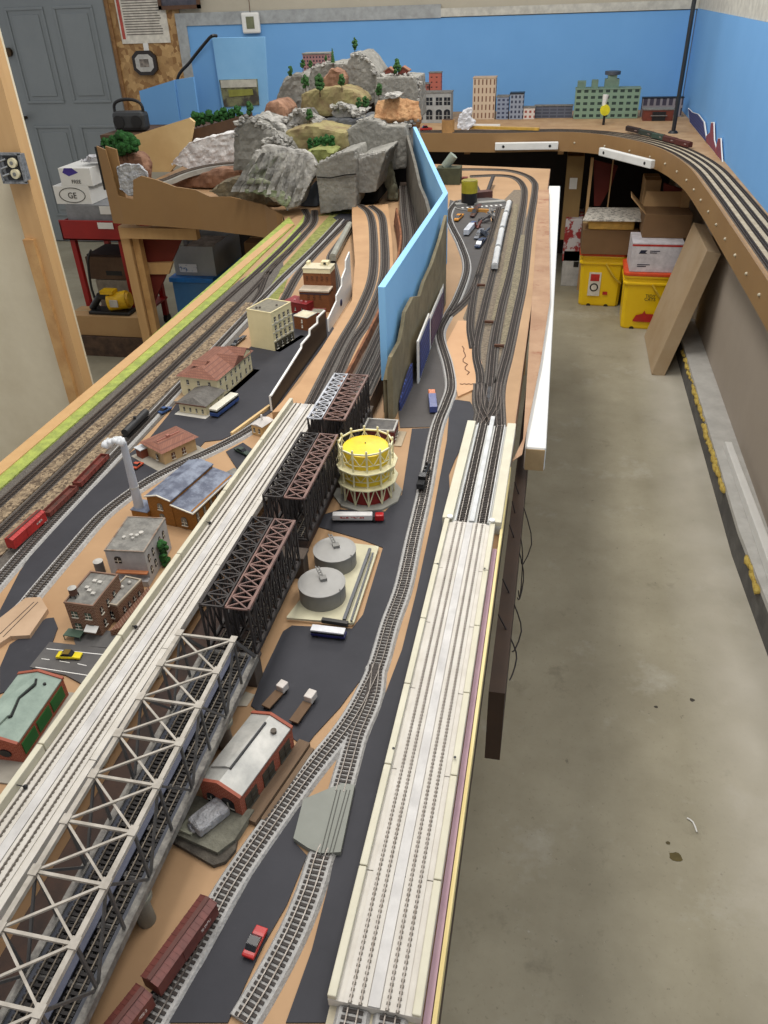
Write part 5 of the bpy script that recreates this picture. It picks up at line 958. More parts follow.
rock('lower_terrace',[(299,168),(304,152),(318,148),(336,152),(330,158),(316,168),(308,172)],3.3,.14,M('moss_terrace',(140,146,88),.95,(108,112,60),30,.5),.012,.008)
rock('dark_hollow',[(316,124),(330,118),(352,120),(368,116),(378,120),(362,126),(345,132),(330,132)],3.66,.2,rockd,.014,.02)
q=MB()
for k in range(10):
    p_=aty(382+k*3.5,101+abs(k-4)*.9,3.66); e_=aty(379+k*4.3,123+(k%2),3.60); q.bar(p_,e_,.016,r2=.03)
o=q.build('striated_bluff',M('striated_tan',(176,138,98),.9,(140,98,62),26,.5),mt); r=o.modifiers.new('r','REMESH'); r.mode='VOXEL'; r.voxel_size=.006; d_=o.modifiers.new('d','DISPLACE'); d_.texture=ts_; d_.strength=.012; d_.texture_coords='GLOBAL'
rock('rubble_cap',[(380,98),(383,93),(392,91),(401,94),(402,100),(390,101)],3.58,.12,rockl,.010,.03,tex=tv)
rock('mountain_core',[(240,190),(245,140),(280,110),(300,80),(350,72),(410,90),(412,128),(352,140),(345,190),(300,196)],4.15,.3,rockd,.02,.02)
rock('tunnel_darkness',[(356,186),(379,180),(380,200),(372,207),(357,209)],3.36,.2,blackm,.01,0,fine=0)
rock('tunnel_darkness',[(386,164),(412,150),(414,180),(400,192),(387,196)],3.66,.2,blackm,.01,0,fine=0)
rock('portal_wall',[(377,170),(388,158),(392,172),(396,190),(398,204),(388,204),(384,184)],3.42,.06,M('mossy_portal',(116,114,92),.9,(84,82,68),20,.5),.01,.008)
def crumble(name,pts,Y,n=26,r=.012,m=rockl):
    q=MB(); P=[aty(x,y,Y) for x,y in pts]; P=resample(spline(P,.01),.006)
    for k in range(n):
        v=P[int(k*len(P)/n)][0]; q.ball(v+Vector((R_.uniform(-.006,.006),R_.uniform(-.004,.03),R_.uniform(-.012,.006))),r*R_.uniform(.5,1.2),n=6,jit=.8,sz=.7)
    o=q.build(name,m,mt)
    for f in o.data.polygons: f.use_smooth=False
    o['kind']='stuff'
crumble('crumbled_edge',[(316,167),(328,160),(340,154),(355,154)],3.17,22,.011)
crumble('crumbled_edge',[(354,161),(364,157),(375,155),(386,152)],3.23,26,.012)
crumble('crumbled_edge',[(347,131),(356,124),(364,120),(378,122),(385,127)],3.51,26,.012)
crumble('crumbled_edge',[(257,149),(270,151),(284,154),(298,153),(310,163),(315,173)],3.24,30,.013)
crumble('crumbled_edge',[(247,118),(262,125),(276,134),(292,141)],3.42,26,.014)
crumble('crumbled_edge',[(313,67),(330,64),(346,65)],4.03,18,.013)
crumble('crumbled_edge',[(350,60),(356,53),(365,57),(376,72)],4.02,18,.014)
crumble('crumbled_edge',[(377,77),(397,77),(417,78),(418,100)],3.96,30,.012)
crumble('crumbled_edge',[(380,122),(395,125),(417,121)],3.58,26,.014)
crumble('crumbled_edge',[(233,136),(238,122),(246,117)],3.40,14,.014)
crumble('rubble',[(282,122),(296,112),(308,116),(318,124),(300,128),(286,128)],3.57,40,.016)
crumble('rubble',[(262,142),(275,140),(290,148),(296,152)],3.40,24,.016)
crumble('rubble',[(330,108),(345,106),(352,114),(364,116)],3.70,24,.016)
rock('green_tuft_ground',[(236,192),(246,178),(262,180),(280,190),(290,200),(286,210),(274,200),(254,196)],3.10,.03,M('grass_tuft',(110,128,84),.95,(146,146,130),40,.6),.008,.012,lean=.4)
cr_=MB(); P=[aty(x,y,3.148) for x,y in ((317,177),(330,178),(345,175),(356,174))]
for p_,r_ in zip(P,P[1:]): cr_.bar(p_,r_,.002)
cr_.build('block_crack',blackm,mt)
# trees
TR=[((355,53),(355,37),4.05),((333,64),(333,48),4.0),((303,70),(303,59),4.0),((311,70),(311,60),3.98),((306,91),(306,74),3.82),((320,94),(320,74),3.76),((342,89),(342,74),3.8),((397,77),(397,59),3.97),((379,98),(379,83),3.7),((359,110),(359,97),3.68),((366,110),(366,96),3.7),((310,124),(310,109),3.56),((250,118),(250,101),3.5),((311,151),(311,138),3.42),((317,152),(317,137),3.4),((322,151),(322,136),3.42),((327,152),(327,134),3.39),((332,150),(332,135),3.4),((326,62),(326,55),4.05),((291,78),(291,66),3.97)]
TL=['tall lone tree on the very top of the grey peak','slim dark conifer on the ridge left of the peak','rounded tree at the left of the upper ridge','tree just right of the rounded ridge tree','tree left of the brown dome','tree in front of the brown dome on the tan terrace','tree at the right foot of the brown dome','tree beside the red cabins on the right cliff','tree above the striated bluff','left tree of the pair under the tan terrace','right tree of the pair under the tan terrace','tree in the white rubble','small tree at the left edge of the mountain','leftmost tree of the thicket on the middle terrace','second tree of the thicket on the middle terrace','central tree of the thicket on the middle terrace','tallest tree of the thicket on the middle terrace','rightmost tree of the thicket on the middle terrace','tiny bush behind the ridge beside the conifer','tree on the left rock peak']
def tree(label,b_,t_,Y,wd=.42,name='model_tree',grp='model trees on the mountain',con=False,m=leafm):
    B_=aty(*b_,Y);T_=aty(*t_,Y); h=T_.z-B_.z; t=thing(name,label,'tree',B_,0,grp)
    MB().tube((0,0,-.012),(0,0,h*.5),h*.035,h*.02,n=7).build('trunk',barkm,t); q=MB()
    if con:
        for k in range(7): q.tube((0,0,h*(.1+k*.12)),(0,0,h*(.28+k*.12)),h*wd*.36*(1-k*.12),h*.02,n=9)
    else:
        for k in range(26):
            z=R_.uniform(.25,.92); rr=wd*.5*math.sin(math.pi*min(1,(z-.12)/.88))**.7; an=R_.random()*6.28; r2=R_.random()**.5*rr*.75
            q.ball((math.cos(an)*r2*h,math.sin(an)*r2*h,z*h),h*wd*.19,n=7,jit=.6)
        q.ball((0,0,h*.93),h*.06,n=7,jit=.4)
    q.build('foliage',m,t); return t
for k,((b_,t_,Y),lb_) in enumerate(zip(TR,TL)): tree(lb_,b_,t_,Y,wd=.62 if k>1 else (.5 if k==0 else .6),con=(k==1),m=leafd if 13<=k<=17 else leafm)
# buildings on mountain
def block(name,label,px0,px1,py0,py1,Y,dep,m,cat='building',roofm=None,grp=None,steps=(),pen=()):
    a_=aty(px0,py1,Y);e_=aty(px1,py0,Y)
    if Y>5.5: a_.z=1.0003
    b=thing(name,label,cat,(a_.x,Y,a_.z),0,grp); w=e_.x-a_.x;h=e_.z-a_.z
    MB().box(0,w,0,dep,0,h).build('wall',m,b); MB().box(-.003,w+.003,-.003,dep+.003,h,h+.006).build('roof',roofm or roofg,b)
    for (f0,f1,hz) in pen: MB().box(w*f0,w*f1,dep*.2,dep*.9,h+.006,h+hz).build('penthouse',m,b)
    return b,w,h
grid=brickmat('mauve_window_grid',(60,50,62),(52,44,56),(150,110,110),1,.016,.016,.004,off=0)
block('apartment_building','mauve apartment block standing behind the left rock peak',304,329,54,74,4.3,.08,grid)
for nm,lb_,x0,x1,y0,y1 in (('model_cabin','small red brown cabin, left of two on the right cliff',385,393,67,77),('model_cabin','small tan roofed cabin, right of two on the right cliff',398,408,66,77)):
    a_=aty(x0,y1,4.0);e_=aty(x1,y0,4.0); b=thing(nm,lb_,'cabin',a_); w=e_.x-a_.x;h=e_.z-a_.z; MB().xprism([(0,0),(w,0),(w,h*.55),(w/2,h*.9),(0,h*.55)],0,.05,ax='y').build('wall',M('cabin_red',(124,60,46),.7),b); MB().xprism([(-.006,h*.5),(w/2,h*.9),(w+.006,h*.5),(w+.006,h*.6),(w/2,h),(-.006,h*.6)],-.004,.054,ax='y').build('roof',M('cabin_roof',(150,104,80),.7),b); MB().box(w*.4,w*.6,-.002,0,0,h*.35).build('door',blk,b)
# ================================================================= LOBE INTERIOR
o=rock('lobe_hill',[(168,166),(178,150),(188,140),(205,136),(225,131),(241,129),(243,168),(236,176),(210,176)],3.85,.25,M('crumpled_white_plaster',(240,238,236),.85,(190,188,186),30,.7),.012,.03,tex=tv,parent=None); tag(o,'white crumpled plaster hillside behind the curved grade','hill'); o.name='plaster_hill'
o=rock('lobe_earth',[(150,200),(160,186),(185,176),(215,170),(245,168),(262,178),(250,200),(215,200)],3.62,.25,brownr,.016,.03,parent=None); tag(o,'brown unfinished earth mound inside the left lobe','hill'); o.name='earth_mound'
o=rock('lobe_edge_rock',[(208,192),(222,182),(236,178),(256,188),(280,204),(285,214),(262,206),(240,201),(222,198)],3.30,.12,M('lobe_scrub',(124,112,88),.95,(84,78,66),24,.6),.010,.02,parent=None); tag(o,'scrubby brown slope spilling over the inner edge of the left fascia','slope'); o.name='scrub_slope'
g=thing('curved_grade','curved grey raised track grade sweeping above the lobe earth','grade'); P=[aty(150,184,3.45),aty(165,180,3.5),aty(185,172,3.6),aty(210,166,3.7),aty(240,163,3.75)]; MB().strip(spline(P,.03),[(-.03,-.02),(.03,-.02),(.03,0),(-.03,0)]).build('roadbed',M('grade_grey',(160,158,150),.7),g)
for s_ in (-.012,.012): MB().strip(offset(spline(P,.03),s_),[(-.003,.001),(.003,.001),(.003,.006),(-.003,.006)]).build('rail',raild,g)
bdp=[(132,136),(189,118),(194,122),(189,150),(170,172),(150,172),(136,160)]; q=[(aty(x,y,3.95).x,aty(x,y,3.95).z) for x,y in bdp]; o=MB().xprism(q,3.95,3.97,ax='y').build('plywood_board',ply); tag(o,'slanted pale plywood board behind the silver foil at the left','board')
q=[(aty(x,y,4.0).x,aty(x,y,4.0).z) for x,y in ((192,130),(242,116),(243,132),(210,136),(190,150))]; o=MB().xprism(q,4.0,4.15,ax='y').build('shrub_ledge',hard); tag(o,'brown ledge board carrying the row of green shrubs','ledge')
o=rock('foil',[(114,166),(124,162),(140,164),(148,172),(149,180),(139,184),(137,197),(127,198),(118,190)],3.39,.03,M('aluminium_foil',(204,206,210),.35,(160,162,168),40,1,metal=.2),.006,.02,tex=tv,parent=None,fine=.004); tag(o,'crumpled silver foil sheet tucked in the notch of the brown fascia','foil'); o.name='foil_sheet'
o=MB(); P=[aty(x,y,3.40) for x,y in ((104,146.5),(115,150),(119,170),(124,198),(127,224),(113,222))]; o.xprism([(v.x,v.z) for v in P],3.41,3.419,ax='y'); tag(o.build('corner_board',fascm),'tall brown hardboard end panel left of the silver foil','board')
for k in range(7):
    x=197+k*7; tree(['leftmost','second','third','fourth','fifth','sixth','rightmost'][k]+' green shrub in the row along the brown ledge',(x,128-k*1.4),(x,112-k*1.0+(k%2)*2),4.05,wd=.85,name='model_shrub',grp='shrubs on the brown ledge',m=leafd)
for k,(x,y0,y1) in enumerate(((109,153,138),(117,154,136),(127,157,132),(133,155,134),(123,158,140))):
    tree(['leftmost round shrub at the corner above the foil','second round shrub at the corner above the foil','tallest round shrub at the corner above the foil','rightmost round shrub at the corner above the foil','lowest front shrub at the corner above the foil'][k],(x,y0),(x,y1),3.55,wd=.95,name='model_shrub',grp='shrubs above the foil',m=leafd)
o=rock('shrub_mound',[(104,160),(112,152),(126,152),(140,156),(146,168),(146,200),(106,200)],3.56,.1,brownr,.014,.015,parent=None); tag(o,'brown mound under the corner shrubs','mound'); o.name='shrub_mound'
# ================================================================= WALL SHELF
FC=[(-1.6,5.26),(-.84,5.24),(-.372,5.22),(-.03,5.26),(.16,5.20),(.30,5.07),(.44,4.87),(.54,4.60),(.605,4.2),(.622,3.7),(.628,3.1),(.632,2.5),(.634,1.9),(.636,1.3)]
fc=spline([Vector((x,y,0)) for x,y in FC],.05)
sh=thing('wall_shelf','curved shelf layout running along the back and right walls','shelf')
q=MB(); q.prism([(v.x,v.y) for v in fc]+[(.794,1.3),(.794,YB-.021),(-1.6,YB-.021)],.975,.9995); q.build('shelf_top',M('shelf_tan',(182,150,112),.75,(160,126,90),10),sh)
q=MB(); q.strip(offset(fc,.004),[(-.004,.905),(.004,.905),(.004,1.012),(-.004,1.012)]); q.build('fascia',fascm,sh)
q=MB()
for v in resample(offset(fc,.010),.21)[6:]: q.ball((v[0].x,v[0].y,.955),.006,n=8)
q.build('fascia_screws',M('screw_pale',(206,196,170),.5),sh)
for k in range(9):
    y=1.6+k*.5
    if y<4.3: MB().box(.648,.79,y,y+.035,.90,.974).build('joist',woody,sh)
for k,x in enumerate((-1.2,-.6,-.02)): MB().box(x,x+.035,5.3,YB-.03,.88,.974).build('joist',woody,sh)
names=['innermost wall shelf track along the brown fascia','second wall shelf track from the fascia','third wall shelf track from the fascia','outermost wall shelf track by the blue wall']
for k,of in enumerate((.03,.068,.106,.144)):
    P=offset(fc,-of)[::3]; P=[Vector((v.x,v.y,1.0)) for v in P]
    track(names[k],[(v.x,v.y) for v in P],px=False,style='far',group='wall shelf tracks',bedw=.009)
for k,of in enumerate((.049,.087,.125)):
    o=MB().strip(offset(fc,-of),[(-.008,.9996),(.008,.9996),(.008,1.004),(-.008,1.004)]).build('wood_strip',M('pale_strip',(196,182,156),.8,(170,154,128),30)); tag(o,['pale strip between the first and second shelf tracks','pale strip between the second and third shelf tracks','pale strip between the third and fourth shelf tracks'][k],'strip')
# light bars on fascia
def bar_on(label,pa,pb,Y0,Y1):
    a_=aty(*pa,Y0);e_=aty(*pb,Y1); d=(e_-a_); L=Vector((d.x,d.y,0)).length; t=thing('light_bar',label,'light',a_,math.atan2(d.y,d.x)); H_=.042
    MB().box(0,L,-.03,0,-H_/2,H_/2).build('housing',white,t,bevel=.004)
    for x in (.05,L-.05): MB().tube((x,-.032,0),(x,-.03,0),.008,n=12).build('screw',blk,t)
    return t
bar_on('white light bar fixed to the brown fascia beyond the table end',(495,146),(558,145),5.205,5.235)
bar_on('white light bar fixed to the curved brown fascia above the boxes',(603,151),(656,159),5.02,4.62)
# city along the back wall
YC=5.9
def citymat(k,a_,b_,m_,w,h,ms): return brickmat(k,a_,b_,m_,1,w,h,ms,off=0)
b,w,h=block('loft_building','pale grey loft building with dark windows right of the mountain',414,451,93,122,5.75,.12,M('pale_grey_loft',(164,166,164),.7))
for z in (.12,.6): 
    for x in (.16,.42,.68,.90): win(b,'f',w*x,h*z,w*.17,h*.26,glass,M('grey_frame',(150,152,150),.6),arch=(z<.5),sill=False)
block('brick_tower','slim red brick tower behind the grey loft building',429,441,73,94,5.95,.06,citymat('red_tower',(52,30,30),(60,34,32),(176,96,80),.035,.03,.012))
block('row_building','low red building behind the left of the grey loft',417,430,84,94,5.95,.06,citymat('red_row',(70,46,44),(84,50,46),(150,90,80),.03,.03,.008))
block('tower_building','tall beige tower with brown vertical window bands',472,496,78,121,YC,.10,citymat('beige_tower',(120,84,66),(106,74,60),(198,178,154),.026,.05,.009),roofm=M('beige_roof',(200,176,150),.7))
block('office_building','low dark blue grey office block right of the beige tower',496,509,97,121,YC,.09,citymat('blue_office',(52,60,84),(64,70,92),(132,142,160),.03,.026,.007))
block('office_building','taller dark blue grey office block with flat cap',509,524,94,121,YC,.09,citymat('blue_office2',(48,54,74),(60,66,84),(140,148,162),.026,.03,.007),roofm=blk)
block('row_building','small red and white row between the office blocks and the long grey hall',523,535,108,121,YC,.07,citymat('red_white',(150,76,66),(126,60,54),(206,196,188),.03,.03,.008))
block('long_hall','long low dark grey printed hall left of the green building',534,573,106,120,YC+.05,.05,citymat('grey_hall',(66,70,82),(74,78,90),(92,96,108),.05,.02,.004))
b,w,h=block('green_building','large green gridded factory block with rooftop penthouses',573,641,89,120,YC,.12,citymat('green_grid',(40,56,50),(46,62,56),(122,146,124),.046,.036,.010),roofm=M('green_roof',(120,142,124),.7))
gm_=M('green_wall',(112,136,118),.7); 
for f0,f1,z0,z1 in ((.02,.15,0,.04),(.24,.34,0,.045),(.44,.66,0,.05),(.48,.62,.05,.075)): MB().box(w*f0,w*f1,.02,.10,h+.006+z0,h+.006+z1).build('penthouse',gm_,b)
MB().tube((w*.55,.06,h+.08),(w*.55,.06,h+.10),.05,n=16).build('roof_tank',M('dark_grey_tank',(74,78,86),.5),b)
block('flat_building','wide dark roofed grey print behind the brown brick works',641,684,98,112,YC+.06,.05,citymat('grey_wide',(70,64,76),(60,56,70),(140,132,134),.04,.06,.008),roofm=blk)
b,w,h=block('brick_works','brown brick works with dark loading bays near the pole',642,674,110,125,YC-.12,.1,M('works_brown',(120,56,38),.8,(96,44,32),30)); MB().box(w*.3,w*.75,-.004,0,0,h*.4).box(w*.3,w*.75,-.004,0,h*.55,h*.85).build('bay_opening',blk,b); MB().box(w*.25,w*.8,-.012,0,h*.46,h*.52).build('canopy',M('canopy_grey',(130,126,120),.7),b)
# right wall flats
def wflat(label,pts,m,X=.78,edge=True):
    q=[(atx(x,y,X).y,max(1.0003,atx(x,y,X).z)) for x,y in pts]; t=thing('printed_wall_flat',label,'backdrop'); MB().xprism(q,X,X+.006,ax='x').build('white_edge',white,t)
    cy_=sum(p[0] for p in q)/len(q);cz_=sum(p[1] for p in q)/len(q); MB().xprism([(cy_+(p[0]-cy_)*.93,cz_+(p[1]-cz_)*.93) for p in q],X-.0015,X-.0001,ax='x').build('printed_face',m,t)
wflat('dark arched printed flat on the right wall just past the corner',[(688,130),(688,108),(692,112),(698,114),(704,122),(706,150)],night)
rp_=M('red_print',(138,64,70),.8,(108,60,84),30)
wflat('red printed flat with a tall chimney on the right wall',[(704,150),(706,136),(710,132),(711,122),(713.5,122),(714,140),(716,148),(716,158)],rp_)
wflat('smaller red printed flat with a chimney, nearest on the right wall',[(715,158),(716,148),(718,138),(720.5,138),(721,148),(722,162)],rp_)
# clutter on back shelf
c=at(448,131,1.0); c=aty(448,135,5.32); q=thing('cardboard_tube','short tan cardboard tube standing on the shelf at the left','tube',(c.x,5.32,1.0)); MB().tube((0,0,0),(0,0,.075),.04,n=24).build('tube_wall',M('tan_tube',(186,140,86),.7),q); MB().tube((0,0,.0751),(0,0,.076),.034,n=24).build('opening',hard,q)
o=rock('crumpled_paper',[(457,128),(459,116),(465,109),(472,108),(470,118),(476,122),(468,133),(463,132)],5.4,.04,M('white_paper',(228,228,232),.8),.008,.02,tex=tx,parent=None,fine=.01); tag(o,'crumpled white paper beside the cardboard tube on the shelf','paper'); o.name='crumpled_paper'
a_=at(462,127.5,1.012); e_=at(539,129.5,1.012); o=MB(); obox(o,a_,e_,.03,1.008,1.022); tag(o.build('yellow_ruler',M('yellow_stick',(206,164,72),.5)),'long yellow wooden stick lying on the back shelf','stick')
a_=at(463,125,1.012); e_=at(500,125.3,1.012); o=MB(); obox(o,a_,e_,.02,1.001,1.018); tag(o.build('white_rod',white),'short white rod lying behind the yellow stick','rod')
c=aty(424,131,5.4); cr=car('car','red vehicle on the back shelf left of the cardboard tube',(420,131),(432,130.5),.04,.03,(176,44,36))
for k,(x0,y0,x1,y1,col) in enumerate(((627,126,640,129,(50,36,34)),(640,129.5,653,132.5,(58,66,58)),(653,133,664,135.5,(64,84,72)),(664,136,676,139,(92,48,42)),(676,139.5,690,143,(96,46,38)))):
    railcar('freight_car',['dark brown','dark grey green','green','brown','rusty red'][k]+' freight car in the shelf yard by the pole',(x0,y0+5),(x1,y1+5),col,'box',wid=.026,hgt=.03,z0=1.008,grp='freight cars on the shelf')
c=aty(604,119,5.62); sg=thing('shelf_signal','small post with yellow disc in front of the green building','signal',(c.x,5.62,1.0)); MB().tube((0,0,0),(0,0,.07),.008,n=10).build('post',blk,sg); MB().tube((0,-.02,.085),(0,.02,.085),.03,n=20).build('yellow_disc',M('signal_yellow',(226,214,30),.5),sg); MB().tube((-.01,0,.11),(-.005,0,.17),.012,.018,n=8).build('white_top',white,sg)
# ================================================================= UNDER THE SHELF (right)
ur=thing('shelf_support','pine posts and red gussets carrying the corner of the shelf','support')
def pxbox(mb,x0,x1,y0,y1,Y,d_,m=0,zmin=None):
    a_=aty(x0,y1,Y);e_=aty(x1,y0,Y); z0=a_.z if zmin is None else zmin; return mb.box(a_.x,e_.x,Y,Y+d_,z0,e_.z,m)
pxbox(MB(),586,594,158,205,5.42,.04,zmin=0).build('post',wood,ur); pxbox(MB(),608,614,160,200,5.42,.04,zmin=.35).build('post',wood,ur)
q=[aty(x,y,5.5) for x,y in ((594,160),(618,166),(612,184),(600,206),(594,206))]; MB().xprism([(v.x,v.z) for v in q],5.5,5.52,ax='y').build('gusset',redb,ur)
q=[aty(x,y,5.07) for x,y in ((664,183),(684,190),(676,215),(668,246),(663,210))]; MB().xprism([(v.x,v.z) for v in q],5.07,5.09,ax='y').build('gusset',redb,ur)
a_=aty(684,192,5.03);e_=aty(674,262,5.03); MB().bar((a_.x+.01,5.03,.97),(e_.x+.01,5.03,.0),.022,r2=.03).build('post',wood,ur)
q=MB(); a_=aty(586,152,5.35);e_=aty(662,178,4.95); q.bar((a_.x,5.35,.915),(e_.x,4.95,.905),.012,r2=.02); q.build('torn_pale_edge',M('torn_pale',(204,182,150),.8,(150,116,84),30,.4),ur)
MB().box(-1.5,.79,YB-.05,YB-.021,0,.9).build('back_darkness_panel',M('dark_panel',(40,32,28),.8),ur).name='back_shade_panel'  # dark sheet standing in for the shade under the shelf
def carton(name,label,x0,x1,y0,y1,Y,dep,m,cat='box',grp=None,z0=None,lid=True,rz=0):
    a_=aty(x0,y1,Y);e_=aty(x1,y0,Y); z=a_.z if z0 is None else z0; w=e_.x-a_.x; h=e_.z-z; t=thing(name,label,cat,(a_.x,Y,z),rz,grp)
    MB().box(0,w,0,dep,0,h).build('carton_body',m,t,bevel=.003)
    if lid: MB().box(w*.0,w,dep*.46,dep*.54,h,h+.0012).build('packing_tape',M('tape',(196,170,124),.35),t)
    return t,w,h
t,w,h=carton('tall_carton','tall narrow brown carton standing behind the buckets with a white label',562,585,156,219,5.55,.25,M('dim_cardboard',(150,122,76),.75,(138,110,68),5),z0=.30); MB().box(w*.25,w*.7,-.003,-.0001,h*.62,h*.75).build('label',white,t)
t,w,h=carton('red_print_box','red and white printed box under the tall carton',563,584,219,251,5.5,.3,M('red_white_print',(196,190,190),.6,(150,40,40),9,lo=.48,hi=.52),z0=.17); h17=h
t,w,h=carton('white_carton','white carton on the floor under the red printed box',561,584,251,281,5.5,.3,M('dirty_white_card',(196,194,190),.7),z0=0.0)
MB().box(w*.55,w*.8,-.003,0,h*.55,h*.7).build('dark_marking',blk,t)
def bucket(label,bl,br,top,Y):
    a_=at(*bl,0);e_=at(*br,0); w=.27; H_=.36; t=thing('plastic_bucket',label,'bucket',(a_.x+w/2,a_.y+w/2*.9,0),-.03,'yellow plastic buckets')
    def sq(r,k=.86): return [(r,r*k),(r*k,r),(-r*k,r),(-r,r*k),(-r,-r*k),(-r*k,-r),(r*k,-r),(r,-r*k)]
    q=MB(); lv=[(0,.122),(.012,.126),(.27,.134),(.272,.145),(.285,.145),(.287,.138),(.31,.139),(.312,.146),(.325,.146)]
    vs=[];n=8
    for z,r in lv: vs+=[(x,y,z) for x,y in sq(r)]
    q.add(vs,[(i*n+j,i*n+(j+1)%n,(i+1)*n+(j+1)%n,(i+1)*n+j) for i in range(len(lv)-1) for j in range(n)]+[tuple(range(n))[::-1],tuple(range((len(lv)-1)*n,len(lv)*n))]); q.build('bucket_body',yel,t,bevel=.003)
    MB().prism(sq(.150),.3255,.345).build('lid',orange,t,bevel=.004); hd=MB(); P=spline([Vector((-.14,-.146,.28)),Vector((-.05,-.156,.25)),Vector((.05,-.158,.20)),Vector((.10,-.156,.17))],.02)
    P=spline([Vector((.02,-.15,.28)),Vector((.05,-.156,.24)),Vector((.09,-.157,.19)),Vector((.125,-.15,.16))],.02)
    for p_,r_ in zip(P,P[1:]): hd.tube(p_,r_,.006,n=8)
    hd.build('handle',M('handle_yellow',(226,190,60),.4),t)
    for x in (-.06,.05): MB().tube((x,-.128,.002),(x,-.1,.002),.014,n=12).build('foot_notch',M('bucket_notch',(60,48,20),.8),t)
    return t
b1=bucket('yellow bucket with a red and white label under the brown flat box',(577,305),(618,307),0,5.1)
def onb(b,x0,x1,z0,z1,m,name): 
    q=MB(); q.box(x0,x1,-.1375,-.1335+.004,z0,z1); q.build(name,m,b)
onb(b1,-.075,.0,.07,.22,M('label_white',(226,220,206),.6),'label'); 
q=MB(); q.box(-.065,-.01,-.1385,-.1376,.165,.21); q.box(.02,.05,-.1385,-.1376,.08,.10); q.build('red_label_block',M('label_red',(190,40,30),.5),b1)
q=MB(); q.tube((-.038,-.1385,.125),(-.038,-.1376,.125),.027,n=20); q.build('dark_label_mark',M('label_dark',(48,44,40),.6),b1)
MB().tube((-.038,-.1395,.125),(-.038,-.1386,.125),.018,n=20).build('label_disc',M('label_white',(0,0,0)),b1)
b2=bucket('yellow bucket with red splash print under the white postal box',(619,328),(655,331),0,4.7)
q=MB(); q.prism([(-.06,.05),(-.06,.06),(-.045,.09),(-.01,.10),(0,.12),(.01,.10),(.05,.10),(.08,.08),(.085,.05)],-.1385,-.1376); v=q.v; q.v=[(x,z,y) for x,y,z in v]; q.build('red_splash_print',M('label_red',(0,0,0)),b2)
for k,z in enumerate((.20,.18)):
    cu=bpy.data.curves.new('lettering','FONT'); cu.body=('TIDY','CATS')[k]; cu.size=.026; cu.extrude=.0004; cu.align_x='CENTER'; o=bpy.data.objects.new('lettering',cu); C.objects.link(o); o.parent=b2; o.location=(.02,-.139,z); o.rotation_euler=(math.pi/2,0,0); cu.materials.append(M('label_dark',(0,0,0)))
z1=.346
p1=b1.location; t=thing('flat_brown_box','flat brown cardboard box lying on the left yellow bucket','box',(p1.x-.15,p1.y-.18,z1)); MB().box(0,.33,0,.34,0,.15).build('carton_body',cardd,t,bevel=.003); MB().box(0,.33,.15,.19,.15,.1512).build('packing_tape',M('tape',(0,0,0)),t)
t=thing('yellow_padded_envelope','thick yellow padded box on top of the flat brown box','envelope',(p1.x-.12,p1.y-.19,z1+.152)); MB().box(0,.27,0,.3,0,.052).build('padded_body',M('padded_yellow',(218,172,84),.6),t,bevel=.008)
t=thing('newspaper','folded newspaper draped over the yellow padded box','newspaper',(p1.x-.16,p1.y-.22,z1+.206),-.06); q=MB(); q.add([(0,0,.002),(.40,-.01,.012),(.42,.3,.018),(.02,.3,.010),(0,0,.008),(.40,-.01,.018),(.42,.3,.024),(.02,.3,.016)],[(3,2,1,0),(4,5,6,7),(0,1,5,4),(1,2,6,5),(2,3,7,6),(3,0,4,7)]); q.build('sheets',M('newsprint',(196,190,178),.8,(132,128,120),45,lo=.42,hi=.5),t)
p2=b2.location
t=thing('postal_box','white postal box with red top band on the right yellow bucket','box',(p2.x-.125,p2.y-.13,z1)); MB().box(0,.285,0,.24,0,.165).build('carton_body',M('postal_white',(214,210,214),.6),t,bevel=.002); MB().box(-.001,.286,-.0012,0,.147,.157).build('red_band',M('label_red',(0,0,0)),t)
q=MB(); q.v=[]; q.prism([(.04,.105),(.05,.125),(.085,.125),(.075,.112),(.088,.105)],-.0012,-.0001); q.v=[(x,z,y) for x,y,z in q.v]; q.build('eagle_emblem',M('postal_blue',(30,36,60),.5),t)
for k,(z,w_) in enumerate(((.118,.055),(.108,.04),(.04,.07),(.03,.05))): MB().box(.10 if k<2 else .04,(.10 if k<2 else .04)+w_,-.0012,-.0001,z,z+.005).build('print_line',M('postal_blue',(0,0,0)),t)
t=thing('open_carton','open brown carton with raised flaps on top of the postal box','box',(p2.x-.07,p2.y-.02,z1+.166)); MB().box(0,.26,0,.25,0,.13).build('carton_body',cardd,t,bevel=.002)
q=MB(); q.add([(-.09,.0,.22),(0,.0,.13),(0,.2,.13),(-.08,.2,.21)],[(0,1,2,3)]); q.add([(0,.2,.13),(.26,.2,.13),(.25,.22,.21),(.01,.22,.21)],[(0,1,2,3)]); o=q.build('flap',card,t); o.modifiers.new('s','SOLIDIFY').thickness=.004
o=rock('paper_wad',[(636,210),(640,203),(645,192),(648,186),(652,192),(647,202),(646,212),(642,216)],4.62,.05,M('white_paper',(0,0,0)),.008,.03,tex=tv,parent=None,fine=.01); tag(o,'white crumpled paper wad sticking out of the open carton','paper'); o.name='paper_wad'
t,w,h=carton('brown_carton','brown carton high at the back above the open carton',643,662,180,198,5.15,.2,card,z0=.35)
